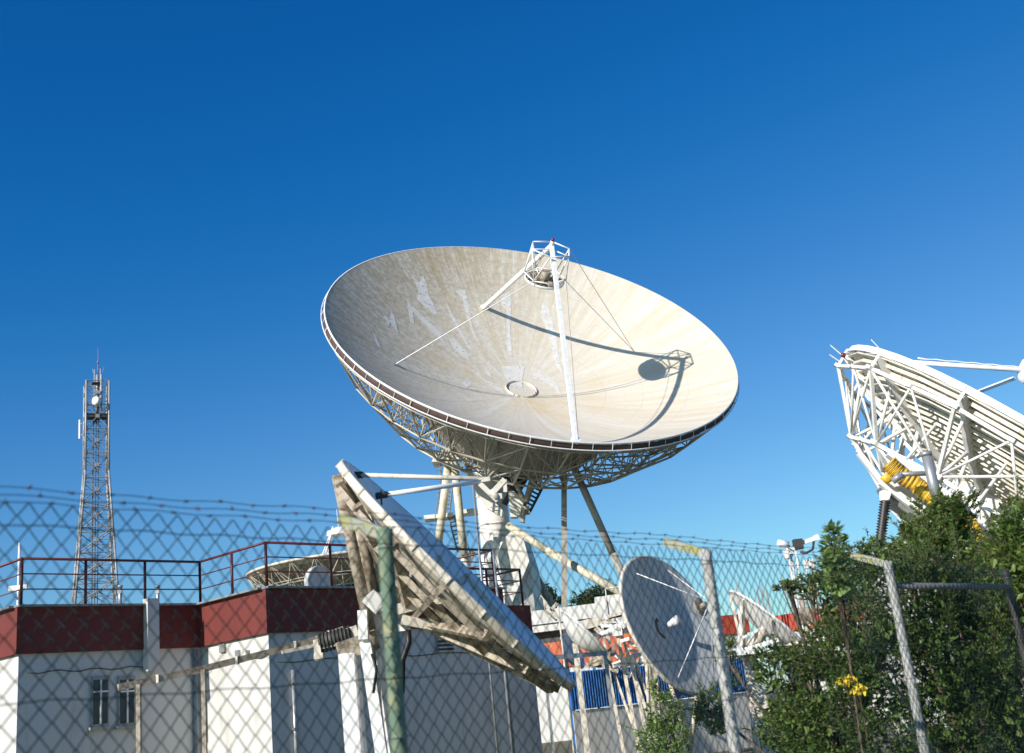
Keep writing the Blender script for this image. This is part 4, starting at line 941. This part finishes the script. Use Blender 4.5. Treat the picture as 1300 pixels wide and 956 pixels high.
def plant(name,label,cat,base,blobs,n,size,seed,mat='leaf',group=None,trunk=.06,aspect=.55,hole=0.,twigs=14,shoots=26):
    t=thing(name,label,cat,base,group); tw=[]; vs,fs,lv=foliage(blobs,n,size,seed,aspect,hole,shoots,tw)
    o=MB(); o.add(vs,fs,False); ob=o.build('crown',mat,t); at=ob.data.attributes.new('lv','FLOAT','FACE'); at.data.foreach_set('value',lv)
    rnd=random.Random(seed+1); o=MB(); base=V(base)
    for c,s_ in blobs[:twigs]:
        m1=base.lerp(c,.45)+V((rnd.uniform(-.1,.1),rnd.uniform(-.1,.1),.1))*s_.z; o.path([base+V((rnd.uniform(-1,1)*trunk,rnd.uniform(-1,1)*trunk,-.05)),m1,c],[trunk,trunk*.6,trunk*.25],7)
        for _ in range(7):
            u=V((rnd.uniform(-1,1),rnd.uniform(-1,1),rnd.uniform(-.4,1))).normalized(); e=c+V((u.x*s_.x,u.y*s_.y,u.z*s_.z))*.9; o.path([m1.lerp(c,rnd.uniform(.4,1)),c.lerp(e,.5)+V((0,0,.04)),e],[trunk*.22,trunk*.14,trunk*.05],5)
    for q in tw: o.path(q,[.006*size/.07,.005*size/.07,.002*size/.07],4)
    o.build('trunk','bark',t); return t
def bl(x,y,Y,sx,sz,sy=None): # ellipsoid at pixel, half sizes in px
    c=P(x,y,Y); k=Y/FPX*1.05; return (c,V((sx*k,(sy or sx)*k,sz*k)))
G='shrubs along the fence'
def gb(x,Y): q=P(x,800,Y); return (q.x,Y,0)
plant('shrub','dark leafy bush filling the fence panel right of the third post','shrub',gb(1210,14),[bl(1150,770,13.5,60,62),bl(1215,760,14,70,60),bl(1180,840,13.5,80,60),bl(1250,830,14,80,70),bl(1110,840,13.5,50,55),bl(1200,930,14,120,60),bl(1265,770,15,45,55)],34000,.07,11,'leaf',G,hole=.02,shoots=34)
plant('shrub','rounded bush top in front of the right dish and its yellow hose','shrub',gb(1205,16),[bl(1192,668,16.5,34,36),bl(1170,700,16,34,36),bl(1215,650,16.5,26,20),bl(1200,720,16,55,34),bl(1150,715,15.5,30,22),bl(1222,690,17,18,30)],10500,.08,12,'leafmid',G,hole=.05,shoots=34)
plant('shrub','tall green bush at the right edge of the photo','shrub',gb(1320,12),[bl(1290,700,12.5,34,40),bl(1296,660,13,20,24),bl(1300,745,12,42,45),bl(1330,720,12,60,80),bl(1275,715,13,22,24),bl(1300,850,12.5,40,80),bl(1285,800,13,28,60)],10500,.075,13,'leafmid',G,hole=.03,shoots=34)
plant('shrub','loose bush with arching branches between the small ribbed dish and third post','shrub',gb(1050,15),[bl(1075,735,15,28,38),bl(1085,780,15,36,45),bl(1056,828,15,30,36),bl(1018,846,15,20,20),bl(1075,850,14.5,48,40),bl(1100,715,14.5,30,22),bl(1040,930,15,55,50),bl(1025,742,15.5,26,9),bl(1000,748,15.5,15,7),bl(1045,760,15,22,22)],15000,.07,14,'leafmid',G,hole=.08,shoots=34)
plant('sapling','light green upright sapling tip above the fence wires','sapling',gb(1060,11.5),[bl(1059,676,10.9,6,12),bl(1061,695,10.9,12,13),bl(1060,716,10.9,17,14),bl(1066,740,10.9,15,18)],420,.10,15,'leafy',None,trunk=.014,aspect=.5,hole=.0,shoots=12)
plant('shrub','dusty olive bush low in front of the small ribbed dish','shrub',gb(1000,18),[bl(1000,850,18,40,30),bl(1015,930,18,45,45),bl(905,905,27,25,25),bl(925,845,27.5,14,35)],6500,.09,16,'leafmid',G,hole=-.05)
plant('shrub','low green bush under the round dish beside the blue sheeting','shrub',gb(842,29),[bl(838,876,29,12,11),bl(846,905,29,24,24),bl(842,945,29,34,34)],3500,.10,17,'leafy',G,hole=-.1,shoots=8)
fl=plant('flowering_weed','small yellow flowers low beside the third fence post','flower',gb(1075,11),[bl(1074,864,11.,11,5),bl(1090,876,11.,10,7)],90,.05,18,'flower',None,trunk=.008,hole=-.4,shoots=0)
for i,(x,y,sx,sy,lab) in enumerate(((686,758,20,12,'distant tree just right of the white pedestal'),(745,768,22,14,'distant low tree left of the tall support beam'),(768,758,16,16,'distant tree behind the walkway rail'),(790,765,18,12,'distant tree next to the sloping rusty strut'))):
    Y=130; plant('tree',lab,'tree',(P(x,y,Y).x,Y,0),[bl(x,y,Y,sx,sy),bl(x-8,y+10,Y,sx*1.1,sy),bl(x+9,y+8,Y,sx,sy),bl(x+3,y-sy*.8,Y,sx*.45,sy*.5),bl(x,y+30,Y,sx*1.2,22)],4200,.42,30+i,'leaffar','distant trees',trunk=.3,hole=-.1,shoots=8)
gr=MB(); rnd=random.Random(5)
for _ in range(9000):
    x=rnd.uniform(-9,14); y=rnd.uniform(6,26); h=rnd.uniform(.12,.45); a_=rnd.uniform(0,6.28); dx,dy=math.cos(a_)*.012,math.sin(a_)*.012; l_=rnd.uniform(-.12,.12)
    gr.add([(x-dx,y-dy,0),(x+dx,y+dy,0),(x+l_,y+l_*.6,h)],[(0,1,2)])
tag(gr.build('grass','leafmid'),kind='stuff',label='rough dry grass on the ground behind the fence')
# ================================================================== CAMERA
cd=bpy.data.cameras.new('camera'); co=bpy.data.objects.new('camera',cd); col.objects.link(co)
cd.sensor_fit='HORIZONTAL'; cd.sensor_width=36; cd.lens=36*FPX/1300; cd.shift_y=-45/1300; cd.clip_start=.1; cd.clip_end=4000
co.matrix_world=Matrix(((CR.x,CU.x,-CF.x,CC.x),(CR.y,CU.y,-CF.y,CC.y),(CR.z,CU.z,-CF.z,CC.z),(0,0,0,1)))
cd.dof.use_dof=True; cd.dof.focus_distance=80; cd.dof.aperture_fstop=3.0
sc.camera=co
